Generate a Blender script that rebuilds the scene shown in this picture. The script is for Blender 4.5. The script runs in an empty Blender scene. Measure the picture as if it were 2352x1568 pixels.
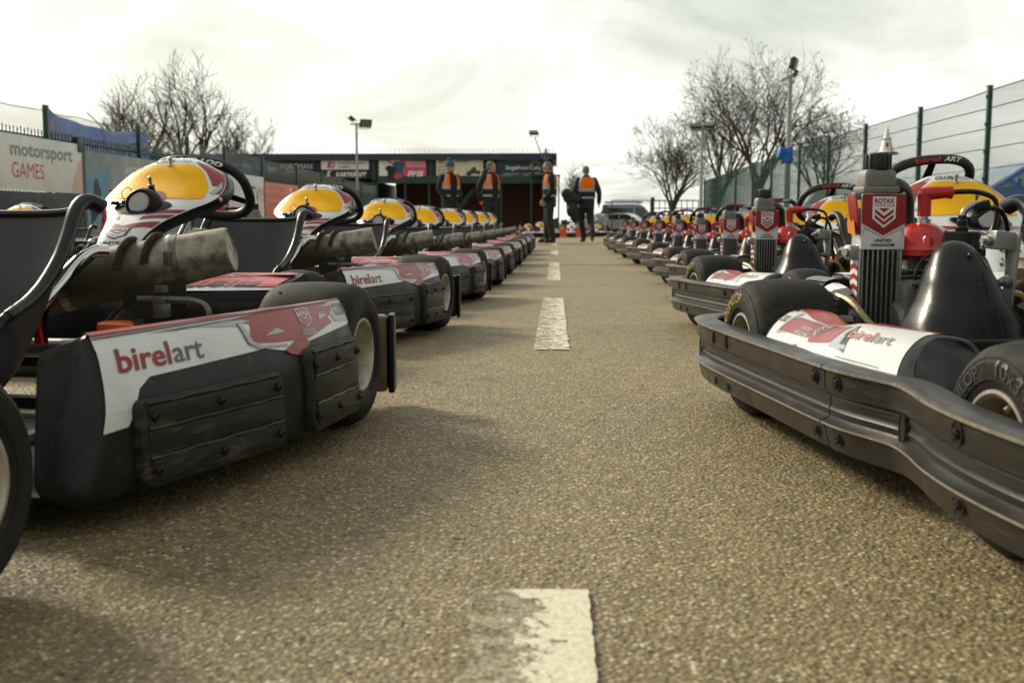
import bpy, bmesh, math, random
from mathutils import Vector as V, Matrix, Euler, noise as mnoise
random.seed(11)
sc = bpy.context.scene
COL = sc.collection
R = math.radians
# ---------------------------------------------------------------- camera
CAMH, FPX, YAW, PIT = 0.40, 2450.0, R(2.30), R(6.474)
FW = V((-math.sin(YAW)*math.cos(PIT), math.cos(YAW)*math.cos(PIT), -math.sin(PIT)))
RT = V((math.cos(YAW), math.sin(YAW), 0))
UP = RT.cross(FW)
def ray(x, y):
    return FW + RT*((x-1176)/FPX) - UP*((y-784)/FPX)
def at(x, y, Y):
    """world point seen at photo position (x, y) at the world distance Y along the lane"""
    d = ray(x, y)
    return V((0, 0, CAMH)) + d*(Y/d.y)
cd = bpy.data.cameras.new('camera'); cam = bpy.data.objects.new('camera', cd); COL.objects.link(cam)
cam.location = (0, 0, CAMH)
cam.rotation_euler = Matrix((RT, UP, -FW)).transposed().to_euler()
cd.lens = FPX/2352*36; cd.sensor_width = 36; cd.clip_start = .02; cd.clip_end = 3000
cd.dof.use_dof = True; cd.dof.focus_distance = 3.0; cd.dof.aperture_fstop = 7.1
sc.camera = cam
sc.view_settings.view_transform = 'Standard'; sc.view_settings.look = 'None'
sc.view_settings.exposure = .24; sc.view_settings.gamma = 1
# ---------------------------------------------------------------- mesh builder
def frame(ax):
    ax = V(ax).normalized()
    t = V((0, 0, 1)) if abs(ax.z) < .9 else V((0, 1, 0))
    a = t.cross(ax).normalized()
    return a, ax.cross(a), ax
def cr(pts, n):
    """Catmull-Rom through pts, n steps per span"""
    P = [V(p) if not isinstance(p, (int, float)) else p for p in pts]; out = []
    for i in range(len(P)-1):
        a, b, c, d = P[max(i-1, 0)], P[i], P[i+1], P[min(i+2, len(P)-1)]
        for k in range(n):
            t = k/n
            out.append(((b*2)+(c-a)*t+(a*2-b*5+c*4-d)*t*t+(b*3-a-c*3+d)*t**3)*.5)
    out.append(P[-1]); return out
def lerp_tab(tab, t):
    if t <= tab[0][0]: return V(tab[0][1:]) if len(tab[0]) > 2 else tab[0][1]
    for a, b in zip(tab, tab[1:]):
        if t <= b[0]:
            k = (t-a[0])/(b[0]-a[0])
            if len(a) > 2: return V([a[j]+(b[j]-a[j])*k for j in range(1, len(a))])
            return a[1]+(b[1]-a[1])*k
    return V(tab[-1][1:]) if len(tab[-1]) > 2 else tab[-1][1]
def smooth_tab(tab, n=6):
    """denser table with a smooth curve through its rows"""
    dim = len(tab[0])
    if dim == 2: rows = cr([V((a, b, 0)) for a, b in tab], n); return [(p.x, p.y) for p in rows]
    if dim == 3: rows = cr([V(r) for r in tab], n); return [tuple(p) for p in rows]
class MB:
    def __init__(s): s.v = []; s.f = []; s.m = []
    def add(s, vs, fs, m=0):
        o = len(s.v); s.v += [tuple(p) for p in vs]
        for f in fs: s.f.append([i+o for i in f]); s.m.append(m)
        return s
    def loft(s, rows, m=0, closed=True, cap0=False, cap1=False):
        n = len(rows[0]); vs = [p for r in rows for p in r]; fs = []
        for i in range(len(rows)-1):
            for j in range(n if closed else n-1):
                k = (j+1) % n
                fs.append([i*n+j, i*n+k, (i+1)*n+k, (i+1)*n+j])
        if cap0: fs.append(list(range(n))[::-1])
        if cap1: fs.append([(len(rows)-1)*n+j for j in range(n)])
        return s.add(vs, fs, m)
    def grid(s, fn, us, vs_, m=0):
        return s.loft([[fn(u, w) for u in us] for w in vs_], m, closed=False)
    def tube(s, path, r, n=8, m=0, closed=False, caps=True):
        P = [V(p) for p in path]; rows = []; L = len(P); a = None
        for i, p in enumerate(P):
            if closed: t = P[(i+1) % L]-P[i-1]
            else: t = P[min(i+1, L-1)]-P[max(i-1, 0)]
            t.normalize()
            if a is None: a, b, _ = frame(t)
            else:
                a = (a-t*a.dot(t))
                a = a.normalized() if a.length > 1e-6 else frame(t)[0]
                b = t.cross(a)
            rr = r[i] if isinstance(r, (list, tuple)) else r
            rows.append([p+a*(rr*math.cos(2*math.pi*k/n))+b*(rr*math.sin(2*math.pi*k/n)) for k in range(n)])
        if closed: rows.append(rows[0])
        return s.loft(rows, m, True, caps and not closed, caps and not closed)
    def lathe(s, prof, o=(0, 0, 0), ax=(0, 0, 1), n=24, m=0, caps=True):
        a, b, c = frame(ax); o = V(o)
        rows = [[o+c*t+(a*math.cos(2*math.pi*k/n)+b*math.sin(2*math.pi*k/n))*r for k in range(n)] for t, r in prof]
        return s.loft(rows, m, True, caps and prof[0][1] > 1e-5, caps and prof[-1][1] > 1e-5)
    def bm(s, b, m=0, mw=None):
        b.verts.index_update()
        s.add([(mw @ v.co if mw else v.co) for v in b.verts], [[v.index for v in f.verts] for f in b.faces], m)
        b.free(); return s
    def box(s, c, size, rot=(0, 0, 0), bev=0, m=0, seg=2, taper=None):
        b = bmesh.new(); bmesh.ops.create_cube(b, size=1)
        for v in b.verts:
            v.co = V((v.co.x*size[0], v.co.y*size[1], v.co.z*size[2]))
            if taper and v.co.z > 0: v.co.x *= taper[0]; v.co.y *= taper[1]
        if bev: bmesh.ops.bevel(b, geom=b.edges[:], offset=bev, segments=seg, profile=.6, affect='EDGES')
        e = rot.to_matrix() if hasattr(rot, 'to_matrix') else (rot if isinstance(rot, Matrix) else Euler(rot).to_matrix())
        return s.bm(b, m, Matrix.Translation(V(c)) @ e.to_4x4())
    def prism(s, poly, o, ex, ey, d, m=0, bev=0):
        """polygon (list of 2D) in the plane o+ex,ey, extruded d along ex x ey, with an inset bevel on the far rim"""
        o, ex, ey = V(o), V(ex), V(ey); ez = ex.cross(ey).normalized()
        n = len(poly); rows = [[o+ex*p[0]+ey*p[1] for p in poly]]
        cx = sum(p[0] for p in poly)/n; cy = sum(p[1] for p in poly)/n
        sx = max(abs(p[0]-cx) for p in poly); sy = max(abs(p[1]-cy) for p in poly)
        def ins(k, z): return [o+ex*(cx+(p[0]-cx)*(1-k/sx))+ey*(cy+(p[1]-cy)*(1-k/sy))+ez*z for p in poly]
        if bev: rows += [ins(0, d-bev), ins(bev*.3, d-bev*.3), ins(bev, d)]
        else: rows += [ins(0, d)]
        return s.loft(rows, m, True, True, True)
    def ball(s, c, r, n=12, m=0, rot=None):
        c = V(c); r = r if isinstance(r, (tuple, list)) else (r, r, r); rows = []
        for i in range(n//2+1):
            t = -math.pi/2+math.pi*i/(n//2); ct = max(math.cos(t), .002)
            row = [V((r[0]*ct*math.cos(2*math.pi*k/n), r[1]*ct*math.sin(2*math.pi*k/n), r[2]*math.sin(t))) for k in range(n)]
            rows.append([c+(rot @ p if rot else p) for p in row])
        return s.loft(rows, m, True, True, True)
    def decal(s, S, polys, off=.001, m=0, du=.08, dv=.12, flip=False):
        """flat polygons given in the surface's own (u, v), cut to follow the curved surface S and laid on it"""
        b = bmesh.new()
        for poly in polys:
            try: b.faces.new([b.verts.new((p[0], p[1], 0)) for p in poly])
            except ValueError: pass
        bmesh.ops.triangulate(b, faces=b.faces[:])
        for ax, st in ((0, du), (1, dv)):
            if not st: continue
            lo = min(v.co[ax] for v in b.verts); hi = max(v.co[ax] for v in b.verts)
            k = math.floor(lo/st)+1
            while k*st < hi:
                co = [0, 0, 0]; no = [0, 0, 0]; co[ax] = k*st; no[ax] = 1
                bmesh.ops.bisect_plane(b, geom=b.verts[:]+b.edges[:]+b.faces[:], plane_co=co, plane_no=no, dist=1e-6)
                k += 1
        for v in b.verts:
            u, w = v.co.x, v.co.y; e = .004
            p = S(u, w); nn = (S(u+e, w)-S(u-e, w)).cross(S(u, w+e)-S(u, w-e))
            nn = nn.normalized() if nn.length > 0 else V((0, 0, 1))
            v.co = p+nn*(-off if flip else off)
        return s.bm(b, m)
    def mesh(s, name, mats, angle=35):
        me = bpy.data.meshes.new(name); me.from_pydata(s.v, [], s.f); me.validate()
        for k in mats: me.materials.append(M[k])
        if len(me.polygons) == len(s.m): me.polygons.foreach_set('material_index', s.m)
        b = bmesh.new(); b.from_mesh(me); bmesh.ops.recalc_face_normals(b, faces=b.faces[:]); b.to_mesh(me); b.free()
        if angle:
            me.polygons.foreach_set('use_smooth', [True]*len(me.polygons)); me.set_sharp_from_angle(angle=R(angle))
        return me
    def obj(s, name, mats, parent=None, angle=35, **kw):
        o = bpy.data.objects.new(name, s.mesh(name, mats if isinstance(mats, (list, tuple)) else [mats], angle))
        COL.objects.link(o)
        if parent: o.parent = parent
        return tag(o, **kw)
def tag(o, label=None, cat=None, group=None, kind=None):
    for k, x in (('label', label), ('category', cat), ('group', group), ('kind', kind)):
        if x: o[k] = x
    return o
def empty(name, loc=(0, 0, 0), rz=0, **kw):
    o = bpy.data.objects.new(name, None); COL.objects.link(o); o.location = loc; o.rotation_euler.z = rz
    o.empty_display_size = .1
    return tag(o, **kw)
def copy_tree(o, parent=None):
    c = o.copy(); COL.objects.link(c)
    if parent: c.parent = parent
    for ch in o.children: copy_tree(ch, c)
    return c
_T = {}
def text(st, bold=.02, shear=0):
    """triangles of a word, cap height 1, left at 0; returns (polys, width)"""
    key = (st, bold, shear)
    if key in _T: return _T[key]
    c = bpy.data.curves.new('t', 'FONT'); c.body = st; c.size = 1; c.offset = bold; c.shear = shear; c.resolution_u = 3; c.dimensions = '2D'
    o = bpy.data.objects.new('t', c); COL.objects.link(o)
    dg = bpy.context.evaluated_depsgraph_get(); dg.update(); me = o.evaluated_get(dg).to_mesh()
    co = [v.co.copy() for v in me.vertices]; k = 1/.69
    x0 = min((p.x for p in co), default=0); x1 = max((p.x for p in co), default=1)
    polys = [[((co[i].x-x0)*k, co[i].y*k) for i in p.vertices] for p in me.polygons]
    o.to_mesh_clear(); bpy.data.objects.remove(o); bpy.data.curves.remove(c)
    _T[key] = (polys, (x1-x0)*k); return _T[key]
def place(polys, w, u0, u1, v0, h, sk=0):
    """fit a word of width w into u0..u1 with cap height h standing on v0 (sk tilts the base line)"""
    k = (u1-u0)/w
    return [[(u0+x*k, v0+y*h+sk*x/w) for x, y in p] for p in polys]
def word(st, u0, u1, v0, h, bold=.02, shear=0, sk=0):
    p, w = text(st, bold, shear); return place(p, w, u0, u1, v0, h, sk)
def plane(o, ex, ey):
    o, ex, ey = V(o), V(ex), V(ey); return lambda u, w: o+ex*u+ey*w
def rrect(x0, y0, x1, y1, r, n=4):
    out = []
    for cx, cy, a in ((x1-r, y1-r, 0), (x0+r, y1-r, 90), (x0+r, y0+r, 180), (x1-r, y0+r, 270)):
        out += [(cx+r*math.cos(R(a+90*k/n)), cy+r*math.sin(R(a+90*k/n))) for k in range(n+1)]
    return out
def circ(cx, cy, rx, ry=None, n=20, a0=0, a1=360):
    ry = ry or rx; full = a1-a0 == 360
    return [(cx+rx*math.cos(R(a0+(a1-a0)*k/n)), cy+ry*math.sin(R(a0+(a1-a0)*k/n))) for k in range(n if full else n+1)]
def arc_band(cx, cy, r0, r1, a0, a1, n=16):
    return [[(cx+r*math.cos(R(a)), cy+r*math.sin(R(a))) for r, a in ((r0, p), (r1, p), (r1, q), (r0, q))]
            for p, q in ((a0+(a1-a0)*k/n, a0+(a1-a0)*(k+1)/n) for k in range(n))]
def shield(cx, cy, w, h):
    """club shield: (field polygons, mark polygons), w wide and h high round its centre"""
    q = lambda pts: [(cx+x*w, cy+y*h) for x, y in pts]
    bg = [q([(-.5, .5), (.5, .5), (.5, -.2), (0, -.5), (-.5, -.2)])]
    fg = [q([(-.24, .13), (.24, .13), (0, .0)])]
    for y in (.11, -.07):
        fg.append(q([(-.4, y), (-.4, y-.11), (0, y-.34), (0, y-.23)])); fg.append(q([(0, y-.23), (0, y-.34), (.4, y-.11), (.4, y)]))
    fg += word('ROTAX', cx-.42*w, cx+.42*w, cy+.29*h, .15*h, .035) + word('RACING CLUB', cx-.42*w, cx+.42*w, cy+.19*h, .065*h, .01)
    return bg, fg
# ---------------------------------------------------------------- materials
M = {}
class NT:
    def __init__(s, name):
        s.mat = bpy.data.materials.new(name); s.mat.use_nodes = True
        s.t = s.mat.node_tree; s.b = s.t.nodes['Principled BSDF']; M[name] = s.mat
        s.co = s.t.nodes.new('ShaderNodeTexCoord').outputs['Object']
    def n(s, typ, **kw):
        x = s.t.nodes.new('ShaderNode'+typ)
        for k, v in kw.items():
            if k.startswith('i_'): x.inputs[k[2:]].default_value = v
            else: setattr(x, k, v)
        return x
    def l(s, a, b): s.t.links.new(a, b)
    def map(s, scale=(1, 1, 1)):
        m = s.n('Mapping'); m.inputs['Scale'].default_value = scale; s.l(s.co, m.inputs['Vector']); return m.outputs[0]
    def noise(s, scale, detail=4, rough=.6, vec=None):
        x = s.n('TexNoise'); x.inputs['Scale'].default_value = scale; x.inputs['Detail'].default_value = detail; x.inputs['Roughness'].default_value = rough
        s.l(vec or s.co, x.inputs['Vector']); return x.outputs['Fac']
    def ramp(s, fac, stops):
        r = s.n('ValToRGB'); e = r.color_ramp.elements
        while len(e) < len(stops): e.new(.5)
        for k, (p, c) in zip(e, stops): k.position = p; k.color = (*c, 1) if not isinstance(c, (int, float)) else (c, c, c, 1)
        s.l(fac, r.inputs[0]); return r.outputs[0]
    def mix(s, fac, a, b, mode='MIX'):
        x = s.n('Mix', data_type='RGBA', blend_type=mode)
        for k, v in ((0, fac), (6, a), (7, b)):
            if isinstance(v, (int, float)): x.inputs[k].default_value = v
            elif isinstance(v, tuple): x.inputs[k].default_value = (*v, 1)
            else: s.l(v, x.inputs[k])
        return x.outputs[2]
    def vary(s):
        """shift the pattern by a different amount on every object, so that copies are not marked alike"""
        oi = s.n('ObjectInfo'); v = s.n('VectorMath', operation='MULTIPLY_ADD'); s.l(oi.outputs['Random'], v.inputs[0]); v.inputs[1].default_value = (37, 53, 71); s.l(s.co, v.inputs[2]); s.co = v.outputs[0]; return s
    def set(s, **kw):
        for k, v in kw.items():
            k = {'col': 'Base Color', 'rough': 'Roughness', 'metal': 'Metallic', 'spec': 'Specular IOR Level', 'coat': 'Coat Weight', 'alpha': 'Alpha', 'trans': 'Transmission Weight', 'sheen': 'Sheen Weight'}[k]
            i = s.b.inputs[k]
            if isinstance(v, (int, float)): i.default_value = v
            elif isinstance(v, tuple): i.default_value = (*v, 1)
            else: s.l(v, i)
        return s
    def bump(s, h, dist=.001, strength=.5):
        x = s.n('Bump'); x.inputs['Distance'].default_value = dist; x.inputs['Strength'].default_value = strength
        s.l(h, x.inputs['Height']); s.l(x.outputs[0], s.b.inputs['Normal']); return s
def simple(name, col, rough=.5, metal=0, var=.15, scale=9, bump=0, bscale=150, bdist=.001, coat=0, spec=.5):
    m = NT(name).vary(); d = tuple(c*(1-var) for c in col); u = tuple(min(1, c*(1+var)) for c in col)
    m.set(col=m.ramp(m.noise(scale, 5, .65), [(.3, d), (.7, u)]), rough=m.ramp(m.noise(scale*2.3, 4), [(.3, max(.03, rough-.08)), (.7, min(1, rough+.1))]), metal=metal, coat=coat, spec=spec)
    if bump: m.bump(m.noise(bscale, 3), bdist, bump)
    return m
def scuffed(name, col, worn, lo, hi, rough, stretch, scale=30, bump=.25, bscale=260):
    """moulded plastic with directional scratches that keep a shape of their own"""
    m = NT(name).vary(); f = m.noise(scale, 6, .75, m.map(stretch)); g = m.noise(4, 3)
    mm = m.n('Math', operation='MULTIPLY'); m.l(m.ramp(f, [(lo, 0), (hi, 1)]), mm.inputs[0]); m.l(m.ramp(g, [(.4, .1), (.62, 1)]), mm.inputs[1])
    m.set(col=m.mix(mm.outputs[0], col, worn), rough=m.ramp(m.noise(14, 4), [(.3, rough-.08), (.7, rough+.12)]))
    m.set(spec=.32); return m.bump(m.noise(bscale, 2), .0006, bump)
def make_materials():
    # coarse rolled asphalt: exposed stones in a sandy binder
    m = NT('asphalt'); v = m.n('TexVoronoi', feature='F1'); v.inputs['Scale'].default_value = 165; m.l(m.co, v.inputs['Vector'])
    sep = m.n('SeparateColor'); m.l(v.outputs['Color'], sep.inputs[0])
    st = m.ramp(sep.outputs[0], [(0, (.04, .034, .017)), (.2, (.15, .118, .056)), (.45, (.32, .255, .125)), (.7, (.46, .372, .19)), (.84, (.50, .35, .19)), (.92, (.56, .52, .34)), (1, (.80, .74, .52))])
    binder = m.ramp(m.noise(500, 3), [(.3, (.08, .066, .032)), (.7, (.34, .27, .132))])
    c = m.mix(m.ramp(v.outputs['Distance'], [(.28, 0), (.6, 1)]), st, binder)
    c = m.mix(1.0, c, m.ramp(m.noise(.55, 6, .7), [(.3, (.78, .79, .82)), (.7, (1.14, 1.12, 1.08))]), 'MULTIPLY')
    c = m.mix(1.0, c, m.ramp(m.noise(11, 6, .7), [(.3, (.78, .78, .8)), (.7, (1.12, 1.11, 1.1))]), 'MULTIPLY')
    # tarred cold joint across the lane
    sx = m.n('SeparateXYZ'); m.l(m.co, sx.inputs[0])
    wob = m.n('Math', operation='MULTIPLY_ADD'); m.l(m.noise(3, 3), wob.inputs[0]); wob.inputs[1].default_value = .25; m.l(sx.outputs['Y'], wob.inputs[2])
    jd = m.n('Math', operation='SUBTRACT'); m.l(wob.outputs[0], jd.inputs[0]); jd.inputs[1].default_value = 11.9
    ja = m.n('Math', operation='ABSOLUTE'); m.l(jd.outputs[0], ja.inputs[0])
    c = m.mix(m.ramp(ja.outputs[0], [(.1, .75), (.3, 0)]), c, (.055, .06, .05))
    m.set(col=c, rough=m.ramp(sep.outputs[2], [(.0, .42), (.3, .62), (1, .88)]), spec=.4)
    ad = m.n('Math', operation='MULTIPLY_ADD'); m.l(m.noise(300, 3), ad.inputs[0]); ad.inputs[1].default_value = .35
    inv = m.n('Math', operation='SUBTRACT'); inv.inputs[0].default_value = 1; m.l(v.outputs['Distance'], inv.inputs[1]); m.l(inv.outputs[0], ad.inputs[2])
    ad2 = m.n('Math', operation='MULTIPLY_ADD'); m.l(m.noise(38, 3), ad2.inputs[0]); ad2.inputs[1].default_value = .06; m.l(ad.outputs[0], ad2.inputs[2])
    m.bump(ad2.outputs[0], .0032, .85)
    # worn thermoplastic paint
    for nm, amt in (('line_paint', .9), ('worn_line_paint', 4.2)):
        m = NT(nm); n1 = m.noise(26, 7, .72); n2 = m.noise(160, 4, .7)
        sx = m.n('SeparateXYZ'); m.l(m.co, sx.inputs[0])
        side = m.n('Math', operation='MULTIPLY_ADD'); m.l(sx.outputs['X'], side.inputs[0]); side.inputs[1].default_value = amt; m.l(n1, side.inputs[2])
        s2 = m.n('Math', operation='MULTIPLY_ADD'); m.l(n2, s2.inputs[0]); s2.inputs[1].default_value = .35; m.l(side.outputs[0], s2.inputs[2])
        m.set(col=m.ramp(n2, [(.3, (.5, .45, .31)), (.6, (.76, .71, .54))]), rough=.6, alpha=m.ramp(s2.outputs[0], [(.36, .0), (.50, .12), (.56, .42), (.61, .16), (.665, .5), (.70, 1)]))
        m.bump(m.noise(200, 3), .002, .6)
    scuffed('black_plastic', (.011, .0108, .0105), (.06, .055, .046), .55, .75, .4, (1, 1, 1))
    scuffed('pad_plastic', (.016, .015, .012), (.11, .098, .07), .5, .68, .46, (1, .35, 2.2), 26)
    scuffed('bumper_plastic', (.017, .016, .0135), (.115, .104, .078), .56, .76, .33, (1, .22, 3.2), 34, .3)
    simple('bumper_lip_highlight', (.24, .22, .17), .32, 0, .35, 60)  # pale colour painting the bright sky highlight along the bumper lips
    scuffed('tan_plastic', (.16, .115, .05), (.03, .028, .024), .5, .6, .5, (1, 1, 1), 22)
    simple('seat_plastic', (.052, .049, .054), .5, 0, .1, 5, .35, 420, .0006, 0, .35)
    simple('seat_rim', (.013, .013, .013), .3, 0, .15, 8, .15, 300, .0005, 0, .4)
    simple('smooth_plastic', (.008, .008, .009), .32, 0, .1, 8, .2, 300, .0004, 0, .18)
    m = scuffed('airbox_plastic', (.014, .014, .014), (.09, .08, .065), .62, .72, .3, (1, 1, 1), 60, .25)
    m = scuffed('tyre_rubber', (.012, .0115, .0105), (.055, .048, .034), .45, .7, .72, (1, 1, 1), 36, .5, 200)
    simple('tyre_mark', (.05, .049, .045), .5); simple('tyre_yellow', (.35, .24, .03), .6)
    m = NT('rim_metal'); m.set(col=m.ramp(m.noise(18, 6, .7), [(.3, (.33, .28, .2)), (.5, (.5, .46, .38)), (.75, (.62, .58, .5))]), rough=.42, metal=.6); m.bump(m.noise(200, 3), .0005, .3)
    simple('chrome', (.72, .72, .7), .12, 1, .08, 12); simple('steel', (.42, .41, .38), .36, 1, .2, 30)
    simple('dull_steel', (.17, .16, .13), .42, .7, .25, 40); simple('zinc', (.34, .355, .325), .45, .8, .15, 24); simple('aluminium', (.55, .55, .53), .35, .9, .12, 30)
    simple('cast_grey', (.19, .19, .175), .55, .35, .25, 40, .3, 220)
    m = NT('exhaust_steel'); sx = m.n('SeparateXYZ'); m.l(m.co, sx.inputs[0])
    h = m.n('Math', operation='MULTIPLY_ADD'); m.l(m.noise(22, 7, .75), h.inputs[0]); h.inputs[1].default_value = .22; m.l(sx.outputs['X'], h.inputs[2])
    rust = m.ramp(m.noise(26, 4, .6), [(.25, (.085, .074, .050)), (.75, (.14, .122, .085))])
    m.set(col=m.mix(m.ramp(h.outputs[0], [(.34, 0), (.41, 1)]), rust, m.ramp(m.noise(40, 5), [(.34, (.16, .14, .10)), (.5, (.30, .275, .215)), (.75, (.42, .39, .32))])), rough=m.ramp(h.outputs[0], [(.30, .55), (.42, .42)]), metal=.6)
    m.bump(m.noise(120, 4), .0003, .3)
    m = NT('rusty'); m.set(col=m.ramp(m.noise(60, 6), [(.35, (.035, .026, .018)), (.65, (.11, .075, .045))]), rough=.7, metal=.4); m.bump(m.noise(200, 3), .001, .5)
    def vinyl(name, col, coat=.25, rough=.38):
        m = NT(name).vary(); sp = m.mix(1.0, m.ramp(m.noise(90, 5, .8), [(.28, .45), (.36, 1)]), m.ramp(m.noise(7, 6, .7), [(.34, .88), (.52, 1)]), 'MULTIPLY'); c = m.mix(1.0, col, sp, 'MULTIPLY')
        m.set(col=c, rough=rough, coat=coat); m.b.inputs['Coat Roughness'].default_value = .14
    vinyl('white_vinyl', (.76, .77, .76)); vinyl('red_vinyl', (.29, .014, .017)); vinyl('bright_red', (.43, .012, .016)); vinyl('grey_vinyl', (.42, .47, .46)); vinyl('black_vinyl', (.018, .02, .026))
    vinyl('yellow_vinyl', (.98, .50, .0), 0, .55); M['yellow_vinyl'].node_tree.nodes['Principled BSDF'].inputs['Specular IOR Level'].default_value = .2; vinyl('orange_vinyl', (.85, .11, .008)); vinyl('faded_red', (.33, .035, .035)); vinyl('sheen_red', (.46, .16, .14)); vinyl('grey_text', (.10, .11, .12)); vinyl('pale_text', (.5, .52, .5)); vinyl('flame_vinyl', (.75, .26, .03))
    simple('badge_grey', (.36, .37, .38), .65, 0, .08, 60, .3, 400); simple('red_rubber', (.48, .018, .012), .42, 0, .1, 30)
    simple('red_cast', (.5, .012, .012), .32, 0, .2, 24, .35, 160, .001, .4); simple('red_anodised', (.35, .012, .012), .3, .5)
    simple('orange_paint', (.75, .14, .02), .4); simple('hose_rubber', (.012, .012, .012), .5); simple('cable', (.01, .01, .011), .35)
    m = NT('green_hose'); m.set(col=(.16, .26, .08), rough=.15, trans=.25); m = NT('yellow_hose'); m.set(col=(.75, .62, .12), rough=.2, trans=.1)
    # radiator core: folded fins between flat tubes
    m = NT('fins'); w = m.n('TexWave', wave_type='BANDS', bands_direction='Z'); w.inputs['Scale'].default_value = 75; w.inputs['Distortion'].default_value = 2.5; w.inputs['Detail'].default_value = 2; m.l(m.co, w.inputs['Vector'])
    m.set(col=m.ramp(w.outputs['Fac'], [(.35, (.008, .008, .008)), (.8, (.075, .075, .07))]), rough=.4, metal=.5); m.bump(w.outputs['Fac'], .003, .8)
    simple('chain', (.3, .25, .15), .35, .9, .6, 260, .6, 300, .002)
    simple('blue_sticker', (.02, .12, .4), .4)
    # clothes and people
    simple('navy_cloth', (.014, .016, .024), .85, 0, .3, 12, .5, 60, .006); simple('black_cloth', (.012, .012, .014), .85, 0, .3, 12, .5, 70, .006); simple('trouser_cloth', (.022, .022, .027), .85, 0, .25, 10, .5, 50, .006)
    simple('hi_vis', (1.0, .18, .0), .8, 0, .05, 8, .3, 50, .004, 0, .15); simple('reflective', (.42, .42, .40), .45, .2); simple('skin', (.48, .25, .17), .5, 0, .12, 30); simple('hair_grey', (.16, .145, .125), .8, 0, .4, 90, .6, 150, .004); simple('hair_brown', (.09, .06, .035), .8, 0, .4, 90)
    simple('knit_blue', (.03, .11, .2), .9, 0, .4, 60, .8, 120, .006); simple('cap_green', (.14, .12, .06), .8); simple('boot', (.014, .013, .012), .4); simple('denim_blue', (.045, .085, .17), .85, 0, .3, 14); simple('bag_black', (.015, .015, .017), .6, 0, .3, 14)
    # setting
    simple('green_paint', (.008, .045, .036), .42, 0, .25, 20); simple('green_wire', (.014, .062, .047), .5, 0, .2, 20, spec=.3); simple('net_cord', (.08, .1, .09), .7)
    simple('dark_green_cladding', (.016, .028, .022), .6, 0, .25, 3); simple('navy_fascia', (.02, .035, .055), .5, 0, .2, 3)
    m = NT('brick_wall'); b = m.n('TexBrick'); b.inputs['Scale'].default_value = 4; b.inputs['Color1'].default_value = (.13, .065, .04, 1); b.inputs['Color2'].default_value = (.19, .09, .055, 1); b.inputs['Mortar'].default_value = (.05, .045, .04, 1); m.l(m.map((1, 1, 1)), b.inputs['Vector']); m.set(col=b.outputs['Color'], rough=.9)
    simple('dark_shade', (.012, .013, .013), .8)
    simple('bark', (.06, .044, .027), .9, 0, .4, 8, .6, 20, .02); simple('twig', (.05, .038, .023), .9, 0, .3, 3); simple('leaf_brown', (.10, .068, .03), .8, 0, .4, 2)
    simple('galvanised', (.32, .34, .35), .5, .6, .15, 10); simple('lamp_black', (.02, .02, .02), .4)
    for k, c in dict(board_white=(.80, .80, .77), board_red=(.55, .07, .04), board_grey=(.30, .31, .30), board_dark=(.045, .05, .055), board_blush=(.74, .52, .46), board_salmon=(.78, .24, .18), board_blue=(.03, .09, .22), board_navy=(.012, .032, .065), board_pink=(.72, .08, .2), board_cream=(.72, .66, .48), board_lime=(.4, .55, .04), board_purple=(.3, .06, .35), board_yellow=(.7, .55, .05), board_cyan=(.03, .35, .6), board_sky=(.16, .34, .45), board_teal=(.10, .30, .33), board_black=(.012, .014, .018), flag_white=(.5, .52, .5), sign_red=(.5, .03, .03)).items():
        simple(k, c, .6, 0, .12, 2)
    m = NT('flag_blue'); tr = m.n('BsdfTranslucent'); df = m.n('BsdfDiffuse'); mx = m.n('MixShader'); c = m.ramp(m.noise(3, 4), [(.3, (.10, .15, .36)), (.7, (.17, .23, .45))]); m.l(c, tr.inputs[0]); m.l(c, df.inputs[0]); m.l(tr.outputs[0], mx.inputs[1]); m.l(df.outputs[0], mx.inputs[2]); m.l(mx.outputs[0], m.t.nodes['Material Output'].inputs[0])
    m = NT('board_mist'); m.set(col=m.ramp(m.noise(.9, 5, .6), [(.3, (.16, .25, .30)), (.5, (.30, .34, .34)), (.68, (.44, .46, .44))]), rough=.6)
    simple('car_white', (.45, .46, .46), .2, 0, .05, 2, coat=.7); simple('car_blue_grey', (.15, .2, .25), .25, .2, .08, 2, coat=.7); simple('car_blue', (.012, .10, .34), .22, .1, .1, 2, coat=.8); simple('car_silver', (.34, .36, .37), .25, .5, .05, 2, coat=.7); simple('car_dark', (.03, .04, .045), .22, .2, .05, 2, coat=.7)
    simple('car_glass', (.02, .03, .032), .06, 0, .2, 1, spec=.8); simple('pale_glass', (.22, .3, .27), .08, 0, .3, 1, spec=.8); simple('tail_red', (.4, .02, .02), .2); simple('lamp_clear', (.7, .7, .68), .1)
    simple('tarp_blue', (.01, .13, .42), .45, 0, .2, 6); simple('leaf_litter', (.025, .02, .012), .8)
    simple('soil_green', (.05, .055, .025), .9, 0, .4, .5)
make_materials()
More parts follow.
